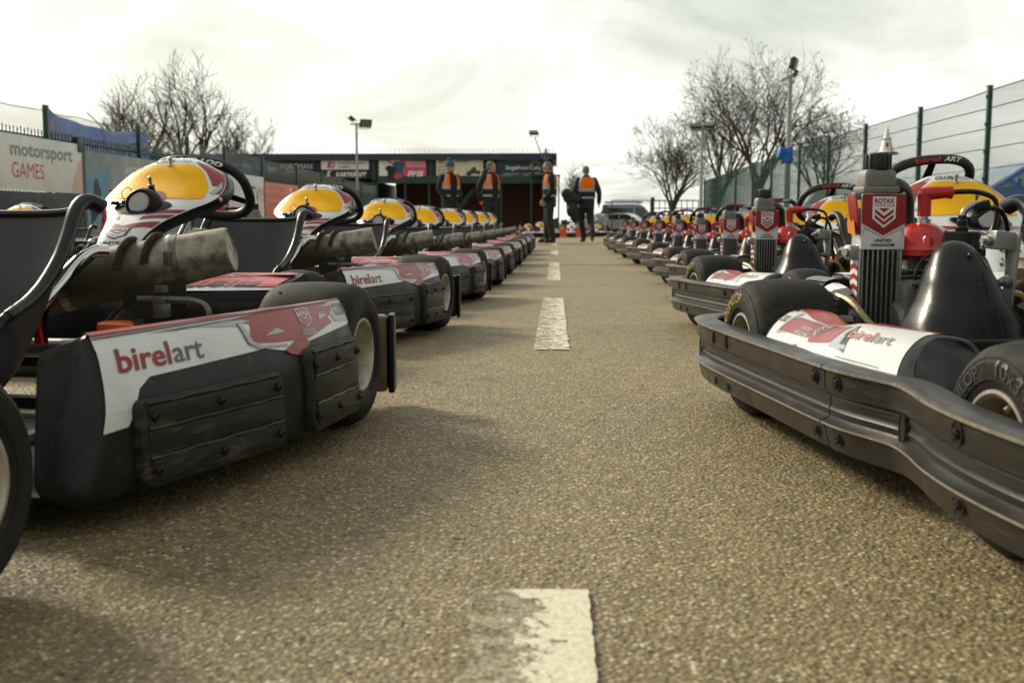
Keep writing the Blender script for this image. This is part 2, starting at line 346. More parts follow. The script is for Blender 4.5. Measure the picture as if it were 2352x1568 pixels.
# ---------------------------------------------------------------- sky, sun, ground
cd.dof.focus_distance = 2.5; cd.dof.aperture_fstop = 7.5
SUN_EL, SUN_AZ = R(30), R(-48)           # ahead of the camera and to its left
sd = V((math.sin(SUN_AZ)*math.cos(SUN_EL), math.cos(SUN_AZ)*math.cos(SUN_EL), math.sin(SUN_EL)))
w = bpy.data.worlds.new('World'); sc.world = w; w.use_nodes = True
t = w.node_tree; bg = t.nodes['Background']; bg.inputs['Strength'].default_value = .12
def N(typ, **kw):
    x = t.nodes.new('ShaderNode'+typ)
    for k, v in kw.items(): setattr(x, k, v)
    return x
def math_(op, a, b=None, c=None, clamp=False):
    x = N('Math', operation=op, use_clamp=clamp)
    for i, v in enumerate((a, b, c)):
        if v is None: continue
        if isinstance(v, (int, float)): x.inputs[i].default_value = v
        else: t.links.new(v, x.inputs[i])
    return x.outputs[0]
def mixc(f, a, b, mode='MIX'):
    x = N('Mix', data_type='RGBA', blend_type=mode)
    for k, v in ((0, f), (6, a), (7, b)):
        if isinstance(v, (int, float)): x.inputs[k].default_value = v
        elif isinstance(v, tuple): x.inputs[k].default_value = (*v, 1)
        else: t.links.new(v, x.inputs[k])
    return x.outputs[2]
def rampc(f, stops):
    r = N('ValToRGB'); e = r.color_ramp.elements
    while len(e) < len(stops): e.new(.5)
    for k, (p, c) in zip(e, stops): k.position = p; k.color = (*c, 1) if isinstance(c, tuple) else (c, c, c, 1)
    t.links.new(f, r.inputs[0]); return r.outputs[0]
sky = N('TexSky', sky_type='NISHITA', sun_disc=False, sun_elevation=SUN_EL, sun_rotation=SUN_AZ)
sky.air_density = 1.2; sky.dust_density = 3
tc = N('TexCoord').outputs['Generated']; sp = N('SeparateXYZ'); t.links.new(tc, sp.inputs[0])
zz = math_('ADD', math_('MAXIMUM', sp.outputs[2], 0), .16)
cv = N('CombineXYZ'); t.links.new(math_('DIVIDE', sp.outputs[0], zz), cv.inputs[0]); t.links.new(math_('DIVIDE', sp.outputs[1], zz), cv.inputs[1])
nz = N('TexNoise'); nz.inputs['Scale'].default_value = .95; nz.inputs['Detail'].default_value = 7; nz.inputs['Roughness'].default_value = .55; nz.inputs['Distortion'].default_value = .5
mp = N('Mapping'); mp.inputs['Location'].default_value = (3.1, 8.4, 0); mp.inputs['Scale'].default_value = (1, .75, 1); t.links.new(cv.outputs[0], mp.inputs[0]); t.links.new(mp.outputs[0], nz.inputs['Vector'])
k = 1/.12
cloud = rampc(nz.outputs['Fac'], [(.31, (.50, .52, .45)), (.41, (.71, .73, .65)), (.50, (.90, .91, .83)), (.59, (1.03, 1.03, .95))])
dt = N('VectorMath', operation='DOT_PRODUCT'); t.links.new(tc, dt.inputs[0]); dt.inputs[1].default_value = sd
glow = rampc(math_('MULTIPLY_ADD', dt.outputs['Value'], .5, .5), [(.22, .55), (.45, .74), (.6, .98), (.9, 1.06), (1, 1.1)])
cl = mixc(1.0, cloud, glow, 'MULTIPLY')
gl2 = math_('POWER', math_('MAXIMUM', dt.outputs['Value'], 0), 7)
cl = mixc(1.0, cl, mixc(1.0, (.34, .32, .27), gl2, 'MULTIPLY'), 'ADD')
zen = rampc(sp.outputs[2], [(.36, 1.0), (.75, .5)])
cl = mixc(1.0, cl, zen, 'MULTIPLY')
scl = N('VectorMath', operation='SCALE'); t.links.new(cl, scl.inputs[0]); scl.inputs['Scale'].default_value = k
holes = rampc(nz.outputs['Fac'], [(.30, .80), (.5, .95)])
t.links.new(mixc(holes, sky.outputs[0], scl.outputs[0]), bg.inputs[0])
ld = bpy.data.lights.new('sun', 'SUN'); lo = bpy.data.objects.new('sun', ld); COL.objects.link(lo)
ld.energy = 3.3; ld.angle = R(13); ld.color = (1, .9, .72); lo.rotation_euler = sd.to_track_quat('Z', 'Y').to_euler(); lo.location = (0, 0, 30)
GT = [(-60, 0), (3, 0), (5.5, -.03), (8.5, -.085), (14, -.09), (24, -.09), (32, -.17), (42, -.28), (60, -.42), (95, -.6), (180, -.9), (700, -1.2)]
def gz(Y): return lerp_tab(GT, Y)
ys = [-60, -20, -5, 0, 2, 3, 4, 5.5, 7, 8.5, 11, 14, 19, 24, 28, 32, 37, 42, 50, 60, 75, 95, 130, 180, 300, 700]
xs = [-500, -120, -30, -8, -2, 0, 2, 8, 30, 120, 500]
mb = MB(); mb.loft([[(x, y, gz(y)) for x in xs] for y in ys], 0, False)
mb.obj('ground', 'asphalt', kind='structure')
def ground_at(x, y):
    d = ray(x, y); lo_, hi = .05, 400
    for _ in range(60):
        mid = (lo_+hi)/2; p = V((0, 0, CAMH))+d*(mid/d.y)
        if p.z > gz(mid): lo_ = mid
        else: hi = mid
    return V((0, 0, CAMH))+d*(lo_/d.y)
XD = ground_at(1267, 805).x
# painted lane dashes: (near end, far end) along the lane
for i, (y0, y1) in enumerate(((.50, 1.118), (ground_at(1268, 805).y, ground_at(1268, 686).y), (ground_at(1278, 645).y, ground_at(1278, 613).y), (10.6, 12.3), (15.2, 17.2), (20.5, 23), (27, 30))):
    mb = MB(); wd = .056; n = 60; rr = random.Random(i); wl = .068 if i == 0 else wd; jt = .0012 if i == 0 else .004; ya = [y0+(y1-y0)*k/n for k in range(n+1)]
    o = MB(); o.loft([[(x-XD, y-y0, gz(y)-gz(y0)+.004) for x in (XD-wl+rr.uniform(-jt, jt), XD, XD+wd+rr.uniform(-jt, jt))] for y in ya], 0, False)
    ob = o.obj('lane_marking', 'worn_line_paint' if i == 0 else 'line_paint', kind='structure'); ob.location = (XD-(.009 if i == 0 else 0), y0, gz(y0))
# a few dead leaves and bits of grit lying on the asphalt
for (px, py, s) in ((1055, 1245, .006), (1950, 744, .012), (1262, 794, .008), (1003, 882, .006), (1360, 970, .005)):
    p = ground_at(px, py); mb = MB(); mb.grid(lambda u, v_: V((u*s*1.5, v_*s*.6*(1-u*u*.8), .003+.35*s*(u*u+abs(v_)*.4))), [-1, -.5, 0, .5, 1], [-1, 0, 1])
    mb.obj('dead_leaf', 'leaf_litter', label='tiny dark curled dead leaf lying on the open asphalt', cat='leaf', group='dead leaves on the asphalt').location = p

# ---------------------------------------------------------------- the kart (local: +x the kart's own left, +y its rear, origin under the rear axle)
def wheel(root, x, y, rad, wid, side, rim_r, words=None):
    hub = MB(); z = rad; c = (x, y, z); ax = (side, 0, 0); h = wid/2
    hub.lathe([(-h*.6, .02), (-h*.6, .024), (h*.3, .024), (h*.3, .03), (h*.42, .03), (h*.42, .012), (h*.55, .012), (h*.55, .001)], c, ax, 14)
    for k in range(3):
        a = 2*math.pi*k/3; p = V(c)+V((side*h*.32, .021*math.cos(a), .021*math.sin(a))); hub.lathe([(0, .006), (.012, .006), (.014, .004)], p, ax, 6)
    wo = hub.obj('wheel', 'zinc', root)
    t_ = MB(); r = rad
    prof = [(-h*.80, rim_r-.004), (-h*.9, rim_r+.004), (-h*.985, rim_r+.02), (-h, rim_r+.036), (-h*.965, r-.024), (-h*.88, r-.011), (-h*.74, r-.004), (-h*.4, r), (0, r+.0015), (h*.4, r), (h*.74, r-.004), (h*.88, r-.011), (h*.965, r-.024), (h, rim_r+.036), (h*.985, rim_r+.02), (h*.9, rim_r+.004), (h*.80, rim_r-.004)]
    t_.lathe(prof, c, ax, 56, caps=False)
    # moulded rings on the sidewall
    for rr in (rim_r+.016, r-.019):
        kx = lerp_tab([(rim_r+.004, h*.9), (rim_r+.02, h*.985), (rim_r+.036, h), (r-.024, h*.965), (r-.011, h*.88)], rr)
        t_.tube([(x+side*kx, y+rr*math.cos(2*math.pi*k/48), z+rr*math.sin(2*math.pi*k/48)) for k in range(48)], .0013, 5, 0, True)
    for k in range(9):
        a = k*.71+x; t_.lathe([(0, .004), (.0008, .003), (.0009, .0001)], V(c)+V((math.sin(k*2.3)*h*.55, 0, 0))+V((0, math.cos(a), math.sin(a)))*(r-.0005), (0, math.cos(a), math.sin(a)), 7)
    ty = t_.obj('tyre', 'tyre_rubber', wo)
    if words:
        d = MB()
        def S(u, v_):   # u angle (deg, clockwise seen from outside), v radius
            kx = lerp_tab([(rim_r+.004, h*.9), (rim_r+.02, h*.985), (rim_r+.036, h), (r-.024, h*.965), (r-.011, h*.88)], v_)
            a = R(90+u*side*-1) if False else R(90-u); return V((x+side*kx, y+side*-1*v_*math.cos(a)*-1, z+v_*math.sin(a)))
        for st, u0, u1, v0, hh, mt in words: d.decal(S, word(st, u0, u1, v0, hh, .01), .0012, mt, 4, .006, side > 0)
        d.obj('sidewall_lettering', ['tyre_mark', 'tyre_yellow'], wo)
    rm = MB(); f = rim_r
    prof = [(h*.80, f-.004), (h*.86, f+.004), (h*.93, f+.0035), (h*.935, f-.001), (h*.86, f-.006), (h*.6, f-.009), (h*.3, f-.013), (h*.12, f-.018), (h*.05, f-.028), (h*.08, .034), (h*.25, .03), (h*.25, .01)]
    rm.lathe(prof, c, ax, 44, caps=False)
    rm.lathe([(-q, rr) for q, rr in prof[:8]]+[(h*.12, f-.018)], c, ax, 30, caps=False)
    rm.tube([V(c)+V((side*h*.5, 0, f-.01)), V(c)+V((side*h*.72, 0, f-.022))], .004, 6)
    rm.obj('rim', 'rim_metal', wo)
    return wo
# ---- left side pod with the two bolted rubbing pads
def tab3(rows, n=5):
    """smooth curve through (param, x, z) rows"""
    P = cr([V(r) for r in rows], n); return [(p.x, p.y, p.z) for p in P]
LP = tab3([(0, .572, .040), (.06, .588, .044), (.14, .600, .066), (.42, .604, .135), (.56, .600, .172), (.78, .582, .222), (.87, .568, .244), (.92, .562, .252), (1.0, .552, .250)])
YF, YR = -.80, -.105
def SL(u, v_):      # u 0 front .. 1 rear, v 0 bottom .. 1 top
    p = lerp_tab([(a, b, c) for a, b, c in LP], v_); bow = .018*(1-(2*u-1)**2)+.001+.150*min(u, .9)
    if u > .64: bow -= (u-.64)*.05
    return V((p.x+bow, YF+(YR-YF)*u+.36*(p.y-.05), p.y+.004*math.sin(u*3)))
def left_pod(root):
    vs_ = [p[0] for p in LP]; mb = MB(); rows = []
    st = [(-.004, .035), (-.004, .018), (.004, .006), (.018, 0)] + [(k/24, 0) for k in range(1, 24)] + [(.982, 0), (.996, .006), (1.004, .018), (1.004, .035)]
    for u, ins in st:
        row = [SL(u, q) for q in vs_]; row += [V((row[-1].x-.032, .5*(row[-1].y+row[0].y), .235)), V((row[0].x-.035, row[0].y, .05))]
        cz, cx = .145, row[-1].x-.005
        row = [V((p.x+(cx-p.x)*ins/.09, p.y, p.z+(cz-p.z)*ins/.1)) for p in row]; rows.append(row)
    mb.loft(rows, 0, True, True, True)
    pod = mb.obj('side_pod', 'black_plastic', root, 50)
    # printed sticker sheet
    d = MB(); W, RD, DR, G, K, BK = range(6); w = lambda *a, **k: word(*a, **k)
    D = lambda polys, off, m: d.decal(SL, [[((a-.115)/.86*.985+.008, b) for a, b in p_] for p_ in polys], off, m, .05, .045)
    D([[(.115, .40), (.165, .41), (.185, .58), (.21, .635), (.52, .665), (.60, .62), (.64, .585), (.685, .66), (.975, .745), (.975, .985), (.115, .985)]], .0012, W)
    D([[(.115, .885), (.5, .90), (.975, .915), (.975, 1.0), (.115, 1.0)]], .0024, DR)
    D([[(.115, .869), (.5, .887), (.975, .905), (.975, .911), (.5, .894), (.115, .877)]], .0028, K)
    D([[(.44, .87), (.62, .91), (.82, .905), (.84, .84), (.80, .80), (.815, .76), (.74, .71), (.68, .675), (.56, .69), (.475, .715), (.495, .83)]], .0018, RD)
    for a in ([(.30, .87), (.48, .862), (.50, .845), (.46, .84), (.475, .72), (.505, .675), (.60, .66), (.60, .668), (.515, .69), (.488, .725), (.475, .825), (.33, .862)], [(.80, .87), (.90, .86), (.815, .825), (.83, .76), (.9, .75), (.9, .757), (.838, .77), (.825, .82), (.93, .865), (.80, .882)]): D([a], .0022, G)
    for a in ([(.23, .862), (.49, .874), (.49, .868), (.3, .857)], [(.455, .845), (.47, .712), (.50, .665), (.60, .652), (.60, .655), (.502, .669), (.474, .714), (.459, .845)], [(.79, .89), (.9, .882), (.82, .86), (.95, .868), (.83, .858), (.89, .878)]): D([a], .0026, K)
    D([[(.585, .63), (.645, .70), (.685, .655), (.645, .57), (.60, .60)]], .0022, DR)
    for a in ([(.53, .745), (.60, .75), (.575, .785)], [(.75, .79), (.80, .815), (.76, .83)]): D([a], .0024, G)
    D(w('birel', .148, .265, .685, .125, .02), .0026, DR); D(w('art', .271, .345, .685, .125, .01), .0026, BK)
    bgp, fg = shield(.69, .82, .055, .13); D(bgp, .0026, 6); D(fg, .0032, DR)
    D(w('UNITED', .665, .715, .725, .018, .02), .003, 6); D(w('KINGDOM', .66, .72, .70, .018, .02), .003, 6)
    D(w('CLUB', .845, .905, .80, .075, .03, .2), .0028, BK); D(w('100', .908, .945, .80, .075, .03, .2), .0028, G)
    d.obj('sticker_sheet', ['white_vinyl', 'faded_red', 'red_vinyl', 'grey_vinyl', 'black_vinyl', 'grey_text', 'pale_text'], pod, 0)
    for (u0, u1, z0, z1) in ((.095, .535, .046, .166), (.65, .985, .048, .190)):
        A = SL(u0, .25); B = SL(u1, .25); A.z = B.z; ex = (B-A); L = ex.length; ex.normalize(); ey = V((-.05, 0, 1)).normalized()
        ey = (ey-ex*ey.dot(ex)).normalized(); o = V((A.x, A.y, z0))+ex.cross(ey)*-.004; h = z1-z0
        o = o+ex.cross(ey)*0; nrm = ex.cross(ey)
        p = MB(); p.prism(rrect(0, 0, L, h, .018), o, ex, ey, .020, 0, .006)
        for q0, q1 in ((.08, .32), (.68, .92)):
            p.prism(rrect(.014, h*q0, L-.014, h*q1, .006), o+nrm*.0195, ex, ey, .0035, 0, .0012)
        p.prism(rrect(.012, h*.36, L-.012, h*.64, .004), o+nrm*.0195, ex, ey, .0016, 0, .0008)
        for zz in (.335, .665, .95):
            p.tube([o+nrm*.0205+ex*(.012+(L-.024)*k/10)+ey*(h*zz+.0012*math.sin(k*2.1+u0*9)) for k in range(11)], .0032, 6)
        b_ = p
        for q in (.2, .8):
            for e in (.07, .5, .93):
                c = o+nrm*.0225+ex*(L*e)+ey*(h*q)
                b_.lathe([(0, .0085), (.001, .0085), (.0012, .006), (.004, .0058), (.0062, .004), (.0062, .0022), (.003, .002), (.003, .0001)], c, nrm, 14, 1)
        p.obj('rubbing_pad', ['pad_plastic', 'black_plastic'], pod, 40)
    return pod
# ---- right side: wrap-round bumper band and a humped pod behind it
PATH = [(.36, .235), (.48, .242), (.58, .232), (.635, .19), (.655, .11), (.665, 0), (.666, -.17), (.664, -.35), (.662, -.52), (.660, -.60), (.655, -.665), (.640, -.73), (.630, -.785), (.638, -.85), (.656, -.93), (.668, -1.03), (.670, -1.14), (.660, -1.25), (.62, -1.33), (.53, -1.385), (.43, -1.405)]
BP = cr([V((a, b, 0)) for a, b in PATH], 8)
BPROF = [(.0, .050), (.006, .054), (.012, .085), (.016, .101), (.0225, .1045), (.0225, .1085), (.013, .113), (.007, .119), (.0075, .126), (.009, .132), (.0065, .138), (.006, .146), (.0075, .152), (.006, .158), (.012, .166), (.016, .172), (.0175, .207), (.023, .213), (.0235, .219), (.017, .223), (.0, .224), (-.022, .222), (-.026, .216), (-.022, .208), (-.012, .204), (-.012, .058), (-.006, .050)]
def bz(z, y): return .06+(z-.05)*.75
def band_pt(i, d, z):
    t = (BP[min(i+1, len(BP)-1)]-BP[max(i-1, 0)]).normalized(); n = V((-t.y, t.x, 0))
    p = BP[i]+n*d; return V((-p.x, p.y, bz(z, p.y)))
def right_bumper(root):
    sgn = 1
    cut = min(range(len(BP)), key=lambda i: (BP[i]-V((.660, -.612, 0))).length)
    first = None
    for a, b in ((0, cut), (cut, len(BP)-1)):
        mb = MB(); rows = []
        idx = list(range(a, b+1))
        for i in idx:
            rows.append([band_pt(i, d, z) for d, z in BPROF])
        # a hairline gap at the joint
        if a == cut: rows[0] = [p+(q-p).normalized()*.0018 for p, q in zip(rows[0], rows[1])]
        if b == cut: rows[-1] = [p+(q-p).normalized()*.0018 for p, q in zip(rows[-1], rows[-2])]
        mb.loft(rows, 0, True, True, True)
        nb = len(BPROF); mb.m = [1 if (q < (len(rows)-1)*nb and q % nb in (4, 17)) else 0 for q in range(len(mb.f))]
        hb = mb
        def hole(y, z, rx, rz, bolt):
            i = min((j for j in idx if .5 < BP[j].x), key=lambda j: abs(BP[j].y-y)); t = (BP[min(i+1, len(BP)-1)]-BP[i-1]).normalized()
            dd = lerp_tab([(.05, .0), (.085, .012), (.101, .016), (.113, .012), (.14, .010), (.166, .012), (.172, .016), (.205, .0175)], z)
            p = BP[i]; zz = bz(z, p.y)
            nn = V((-t.y, t.x, 0)); nn = nn; c2 = p+nn*(dd+.0012); c = V((-c2.x, c2.y, zz)); nw = V((-nn.x, nn.y, 0)); tw = V((-t.x, t.y, 0))
            hb.add([c+tw*(rx*math.cos(2*math.pi*q/18))+V((0, 0, rz*math.sin(2*math.pi*q/18))) for q in range(18)], [list(range(18))], 2)
            hb.tube([c+tw*((rx+.0008)*math.cos(2*math.pi*q/18))+V((0, 0, (rz+.0008)*math.sin(2*math.pi*q/18))) for q in range(18)], 0.0012, 5, 3, True)
            if bolt: hb.lathe([(0, .007), (.0015, .007), (.004, .005), (.004, .0022), (.0015, .002), (.0015, .0001)], c+nw*.0004, nw, 12, 3)
        spots = ((.13, .135, .012, .022, 0), (-.03, .19, .004, .011, 0), (-.03, .08, .004, .011, 0), (-.13, .19, .005, .012, 0), (-.13, .08, .005, .012, 0), (-.572, .19, .009, .011, 1), (-.572, .082, .009, .011, 1)) if a == 0 else ((-.652, .19, .009, .011, 1), (-.652, .082, .009, .011, 1), (-.795, .137, .009, .022, 0), (-1.02, .19, .013, .014, 1), (-1.02, .083, .013, .014, 1))
        for s in spots: hole(*s)
        mb.obj('side_bumper', ['bumper_plastic', 'bumper_lip_highlight', 'smooth_plastic', 'black_plastic'], root, 40)
RP = tab3([(0, .654, .180), (.15, .638, .190), (.35, .610, .206), (.55, .575, .219), (.72, .54, .225), (.85, .505, .224), (.94, .475, .215), (1, .455, .195)])
def SR(u, v_):      # u 0 rear .. 1 front (left to right seen from the lane), v 0 outer edge .. 1 inner edge
    p = lerp_tab(RP, v_); y = -.075-.535*u-.15*max(0, 1-v_/.75)
    dip = .020*math.sin(min(1, max(0, (u-.12)/.5))*math.pi)
    return V((-(p.x-.012-.03*max(0, u-.72)**1*1.2+.015*(1-abs(2*u-1))), y, p.y-dip*v_+.004*u))
def right_pod(root):
    vs_ = [p[0] for p in RP]; rows = []
    for u in [k/22 for k in range(23)]:
        row = [SR(u, q) for q in vs_]; row += [V((-.45, row[-1].y, .09)), V((-.58, row[0].y, .075)), V((-.635, row[0].y, .1))]; rows.append(row)
    def shrink(row, dy, k):
        c = sum(row, V())/len(row); return [V((c.x+(p.x-c.x)*k, p.y+dy, c.z+(p.z-c.z)*k)) for p in row]
    rows = [shrink(rows[0], .016, .80), shrink(rows[0], .012, .94)]+rows+[shrink(rows[-1], -.010, .95), shrink(rows[-1], -.014, .86)]
    mb = MB(); mb.loft(rows, 0, True, True, True)
    for y0, y1 in ((-.20, -.36), (-.52, -.70)):   # lugs to the bumper
        mb.box((-.634, (y0+y1)/2, .18), (.035, abs(y1-y0), .012), bev=.004)
    pod = mb.obj('side_pod', 'smooth_plastic', root, 50)
    d = MB(); D = lambda polys, off, m: d.decal(SR, polys, off, m, .05, .06)
    D([[(.02, .06), (.16, .03), (.2, .10), (.36, .12), (.42, .02), (.60, .02), (.66, .09), (.9, .07), (.985, .03), (.985, .9), (.02, .9)]], .0012, 0)
    D([[(.02, .72), (.2, .68), (.42, .70), (.62, .74), (.985, .80), (.985, .97), (.02, .97)]], .0020, 1)
    D([[(.10, .25), (.16, .58), (.30, .66), (.48, .66), (.62, .62), (.585, .30), (.42, .26), (.40, .34), (.25, .30)]], .0018, 2)
    D([[(.24, .04), (.34, .16), (.40, .05), (.36, .02), (.28, .02)]], .0020, 2)
    for a in ([(.06, .6), (.13, .64), (.09, .2), (.2, .27), (.115, .24), (.15, .66)], [(.64, .64), (.605, .25), (.7, .2), (.62, .28), (.66, .66)], [(.2, .70), (.4, .67), (.62, .70), (.4, .685)]): D([a], .0024, 3)
    for a in ([(.63, .65), (.595, .24), (.60, .24), (.638, .66)], [(.04, .66), (.15, .70), (.05, .64)], [(.66, .12), (.9, .10), (.9, .108), (.665, .13)]): D([a], .0027, 4)
    D(word('birel', .665, .80, .42, .15, .03), .003, 7); D(word('art', .805, .895, .42, .15, .015), .003, 8)  # letter colours paled: the sheen on the vinyl is painted in
    bgp, fg = shield(.43, .55, .085, .34); D(bgp, .0026, 6); D(fg, .0032, 2)
    D(word('UNITED', .27, .36, .42, .07, .02), .0028, 6); D(word('KINGDOM', .25, .37, .31, .07, .02), .0028, 6)
    D(word('CLUB100', .03, .10, .40, .12, .02, .2), .0026, 5)
    d.obj('sticker_sheet', ['white_vinyl', 'bright_red', 'faded_red', 'grey_vinyl', 'black_vinyl', 'grey_text', 'pale_text', 'sheen_red', 'board_grey'], pod, 0)
# ---- front panel with the number plate
NP = tab3([(0, -1.105, .290), (.075, -1.08, .328), (.165, -1.048, .362), (.30, -.985, .402), (.42, -.915, .438), (.52, -.86, .468), (.70, -.785, .520), (.85, -.733, .570), (.95, -.695, .596), (1.0, -.66, .605)])
NW = smooth_tab([(0, .064), (.15, .072), (.30, .092), (.42, .136), (.52, .178), (.62, .193), (.75, .188), (.85, .168), (.93, .14), (1, .105)], 5)
def SN(u, v_):      # u -1 .. 1 across (left to right seen from the front), v 0 .. 1 upward
    p = lerp_tab(NP, max(0, min(1, v_))); hw = lerp_tab(NW, v_); k = .026+.016*max(0, min(1, (v_-.2)/.4)); a = abs(u)
    return V((hw*u, p.x+k*(a**4), p.y-(.008+.026*max(0, (v_-.45)/.55))*(a**3)))
def front_panel(root, dz=0, dx=0):
    us = [-1+2*k/24 for k in range(25)]; vs_ = [k/30 for k in range(31)]
    mb = MB(); mb.grid(SN, us, vs_)
    pn = mb.obj('front_panel', 'white_vinyl', root, 60); pn.location = (dx, 0, dz)
    # dark shell wrapping back from the rim of the panel
    sh = MB(); rim = [SN(1, q) for q in vs_]+[SN(u, 1) for u in us[::-1][1:]]+[SN(-1, q) for q in vs_[::-1][1:]]+[SN(u, 0) for u in us[1:-1]]
    rows = []
    for back, k, drop in ((0, 1.0, 0), (.004, 1.025, 0), (.022, 1.04, .006), (.055, 1.01, .016), (.075, .94, .022)):
        row = []
        for p in rim:
            low = max(0, (.42-p.z)/.14); q = V((p.x*(k if p.z > .40 else 1+(k-1)*.6), p.y+back*(1.0-.3*min(1, low)), p.z-drop*(1-min(1, low)))); row.append(q)
        rows.append(row)
    sh.loft(rows, 0, True)
    so = sh.obj('panel_shell', 'seat_rim', pn, 50)
    d = MB(); D = lambda polys, off, m: d.decal(SN, polys, off, m, .10, .035)
    W, RD, Y, K, G, KV = range(6)
    D([[(-.86, .545), (-.80, .68), (-.66, .835), (-.5, .888), (.5, .888), (.66, .835), (.80, .68), (.86, .545), (.70, .525), (-.70, .525)]], .0016, Y)
    for s in (-1, 1):
        q = lambda pts: [[(s*a, b) for a, b in pts]]
        D(q([(.99, .62), (.99, .86), (.90, .93), (.62, .955), (.55, .945), (.70, .915), (.60, .90), (.71, .845), (.84, .70), (.90, .71), (.88, .62)]), .0012, RD)
        D(q([(.90, .70), (.86, .62), (.93, .60), (.97, .70), (.93, .69), (.95, .77)]), .0018, G)
        D(q([(.52, .938), (.80, .935), (.66, .928), (.86, .915), (.62, .922)]), .0020, G)
        for y0, y1 in ((.375, .405), (.325, .355), (.235, .285)):
            D(q([(.36 if y0 > .3 else .0, y0-.045 if y0 < .3 else y0-.02), (.97, y0+.02), (.97, y1+.02), (.36 if y0 > .3 else .0, y1-.05 if y0 < .3 else y1-.02)]), .0014, RD)
            D(q([(.36 if y0 > .3 else .0, y0-.052 if y0 < .3 else y0-.026), (.97, y0+.014), (.97, y0+.018), (.36 if y0 > .3 else .0, y0-.047 if y0 < .3 else y0-.022)]), .0018, K)
        D(q([(.97, .24), (.93, .29), (.80, .20), (.88, .24)]), .0016, RD)
    D(arc_band(0, .50, .02, .30, 0, 180, 1) and [[(.30*math.cos(R(a)), .5+.105*math.sin(R(a))) for a in range(0, 181, 12)]], .0022, RD)
    D(word('CLUB', -.44, .02, .915, .040, .04, .2), .002, KV); D(word('100', .05, .44, .915, .040, .03, .2), .002, G)
    bgp, fg = shield(0, .165, .92, .10); D(bgp, .0018, KV); D(fg, .0024, W)
    D(word('UNITED', -.58, .58, .078, .020, .03), .002, KV); D(word('KINGDOM', -.72, .72, .048, .020, .03), .002, KV)
    # hollow round the badge
    D([circ(0, .425, .66, .075, 24)], .0018, 6)
    d.obj('sticker_sheet', ['white_vinyl', 'red_vinyl', 'yellow_vinyl', 'black_vinyl', 'grey_vinyl', 'black_vinyl', 'smooth_plastic'], pn, 0)
    n = V((0, -.86, .5)).normalized(); c = SN(0, .445)
    h = MB(); h.lathe([(-.01, .058), (.012, .054), (.024, .046), (.030, .042), (.031, .039), (.026, .036), (.018, .0355), (.018, .001)], c, (0, -.93, .36), 30)
    h.obj('badge_hood', 'smooth_plastic', pn, 45)
    b_ = MB(); b_.lathe([(.0, .034), (.024, .034), (.026, .032), (.027, .027), (.0265, .001)], c, (0, -.93, .36), 28); b_.obj('round_badge', 'badge_grey', pn)
    for v_, boot in ((.875, 0), (.565, 1)):
        p = SN(0, v_); up = V((0, -.15, 1)) if not boot else V((0, -.3, 1)); s = MB()
        if boot: s.lathe([(-.012, .014), (.004, .013), (.012, .010), (.026, .0095), (.027, .011), (.030, .011), (.030, .001)], p, up, 14, 1)
        z0 = .03 if boot else 0
        s.lathe([(z0-.004, .011), (z0+.002, .0105), (z0+.003, .005), (z0+.014, .0045), (z0+.018, .0068), (z0+.024, .0066), (z0+.028, .003), (z0+.029, .0001)], p, up, 14, 0)
        s.obj('ball_stud', ['steel', 'smooth_plastic'], pn)
    s = MB()
    for a in (-.62, -.36): s.box(SN(a, .465)+V((0, -.012, .004)), (.022, .018, .013), bev=.003)
    s.box((SN(-.62, .465)+SN(-.36, .465))/2+V((0, -.012, .002)), (.04, .006, .005)); s.obj('switch_block', 'smooth_plastic', pn)
    s = MB(); p = SN(-.36, .465)+V((0, -.015, .008)); s.tube(cr([p, p+V((-.012, 0, .025)), p+V((.004, .005, .042)), p+V((.02, .005, .03)), p+V((.002, 0, .006))], 5), .0013, 5); s.obj('wire_loop', 'cable', pn)
    s = MB(); s.lathe([(0, .008), (.003, .008), (.006, .005), (.006, .001)], SN(1, .56)+V((.008, .02, 0)), (1, -.2, 0), 10); s.obj('panel_bolt', 'steel', pn)
WC, WT = V((0, -.505, .514)), R(48)
WU = V((0, -math.sin(WT), math.cos(WT))); WN = V((0, math.cos(WT), math.sin(WT)))
def ring(phi):      # flat-topped steering ring
    c, s_ = math.cos(phi), math.sin(phi); e = 2.6; r = (abs(c)**e+abs(s_)**e)**(-1/e)
    return WC+V((1, 0, 0))*(.156*r*c)+WU*(.132*r*s_)
def steering(root, tx):
    mb = MB(); mb.tube([ring(2*math.pi*k/56) for k in range(56)], .0165, 12, 0, True)
    for s in (-1, 1): mb.tube([ring(math.pi/2+s*.62)+WU*.0, ring(math.pi/2+s*.66)-WU*.0], .0172, 12)
    so = mb.obj('steering_wheel', 'hose_rubber', root)
    s = MB()
    for a in (90, 205, 335):
        p = ring(R(a)); dv = (p-WC); s.prism([(0, -.017), (dv.length-.008, -.011), (dv.length-.008, .011), (0, .017)], WC-WN*.002, dv.normalized(), WN.cross(dv.normalized()), .005)
    s.lathe([(-.02, .03), (.006, .03), (.008, .026), (.008, .001)], WC, WN, 18); s.obj('spoke', 'smooth_plastic', so)
    c = MB(); c.tube([WC-WN*.01, V((0, -.80, .24)), V((0, -.98, .10))], .011, 10); c.obj('steering_column', 'steel', root)
    def S(u, v_):   # u along the top of the ring left to right, v round the tube
        ph = math.pi/2-u; p = ring(ph); tt = (ring(ph-.02)-ring(ph+.02)).normalized(); up = WU-tt*WU.dot(tt); up.normalize(); nn = tt.cross(up); a = R(v_)
        return p+(up*math.sin(a)+V((0, -1, 0)).normalized()*0+(-WN)*math.cos(a))*.0166
    d = MB()
    for st, u0, u1, m, sh in tx: d.decal(S, word(st, u0, u1, 22, 52, .035, sh), .0012, m, .05, 14)
    d.obj('lettering', ['white_vinyl', 'bright_red'], so, 0)
    return so
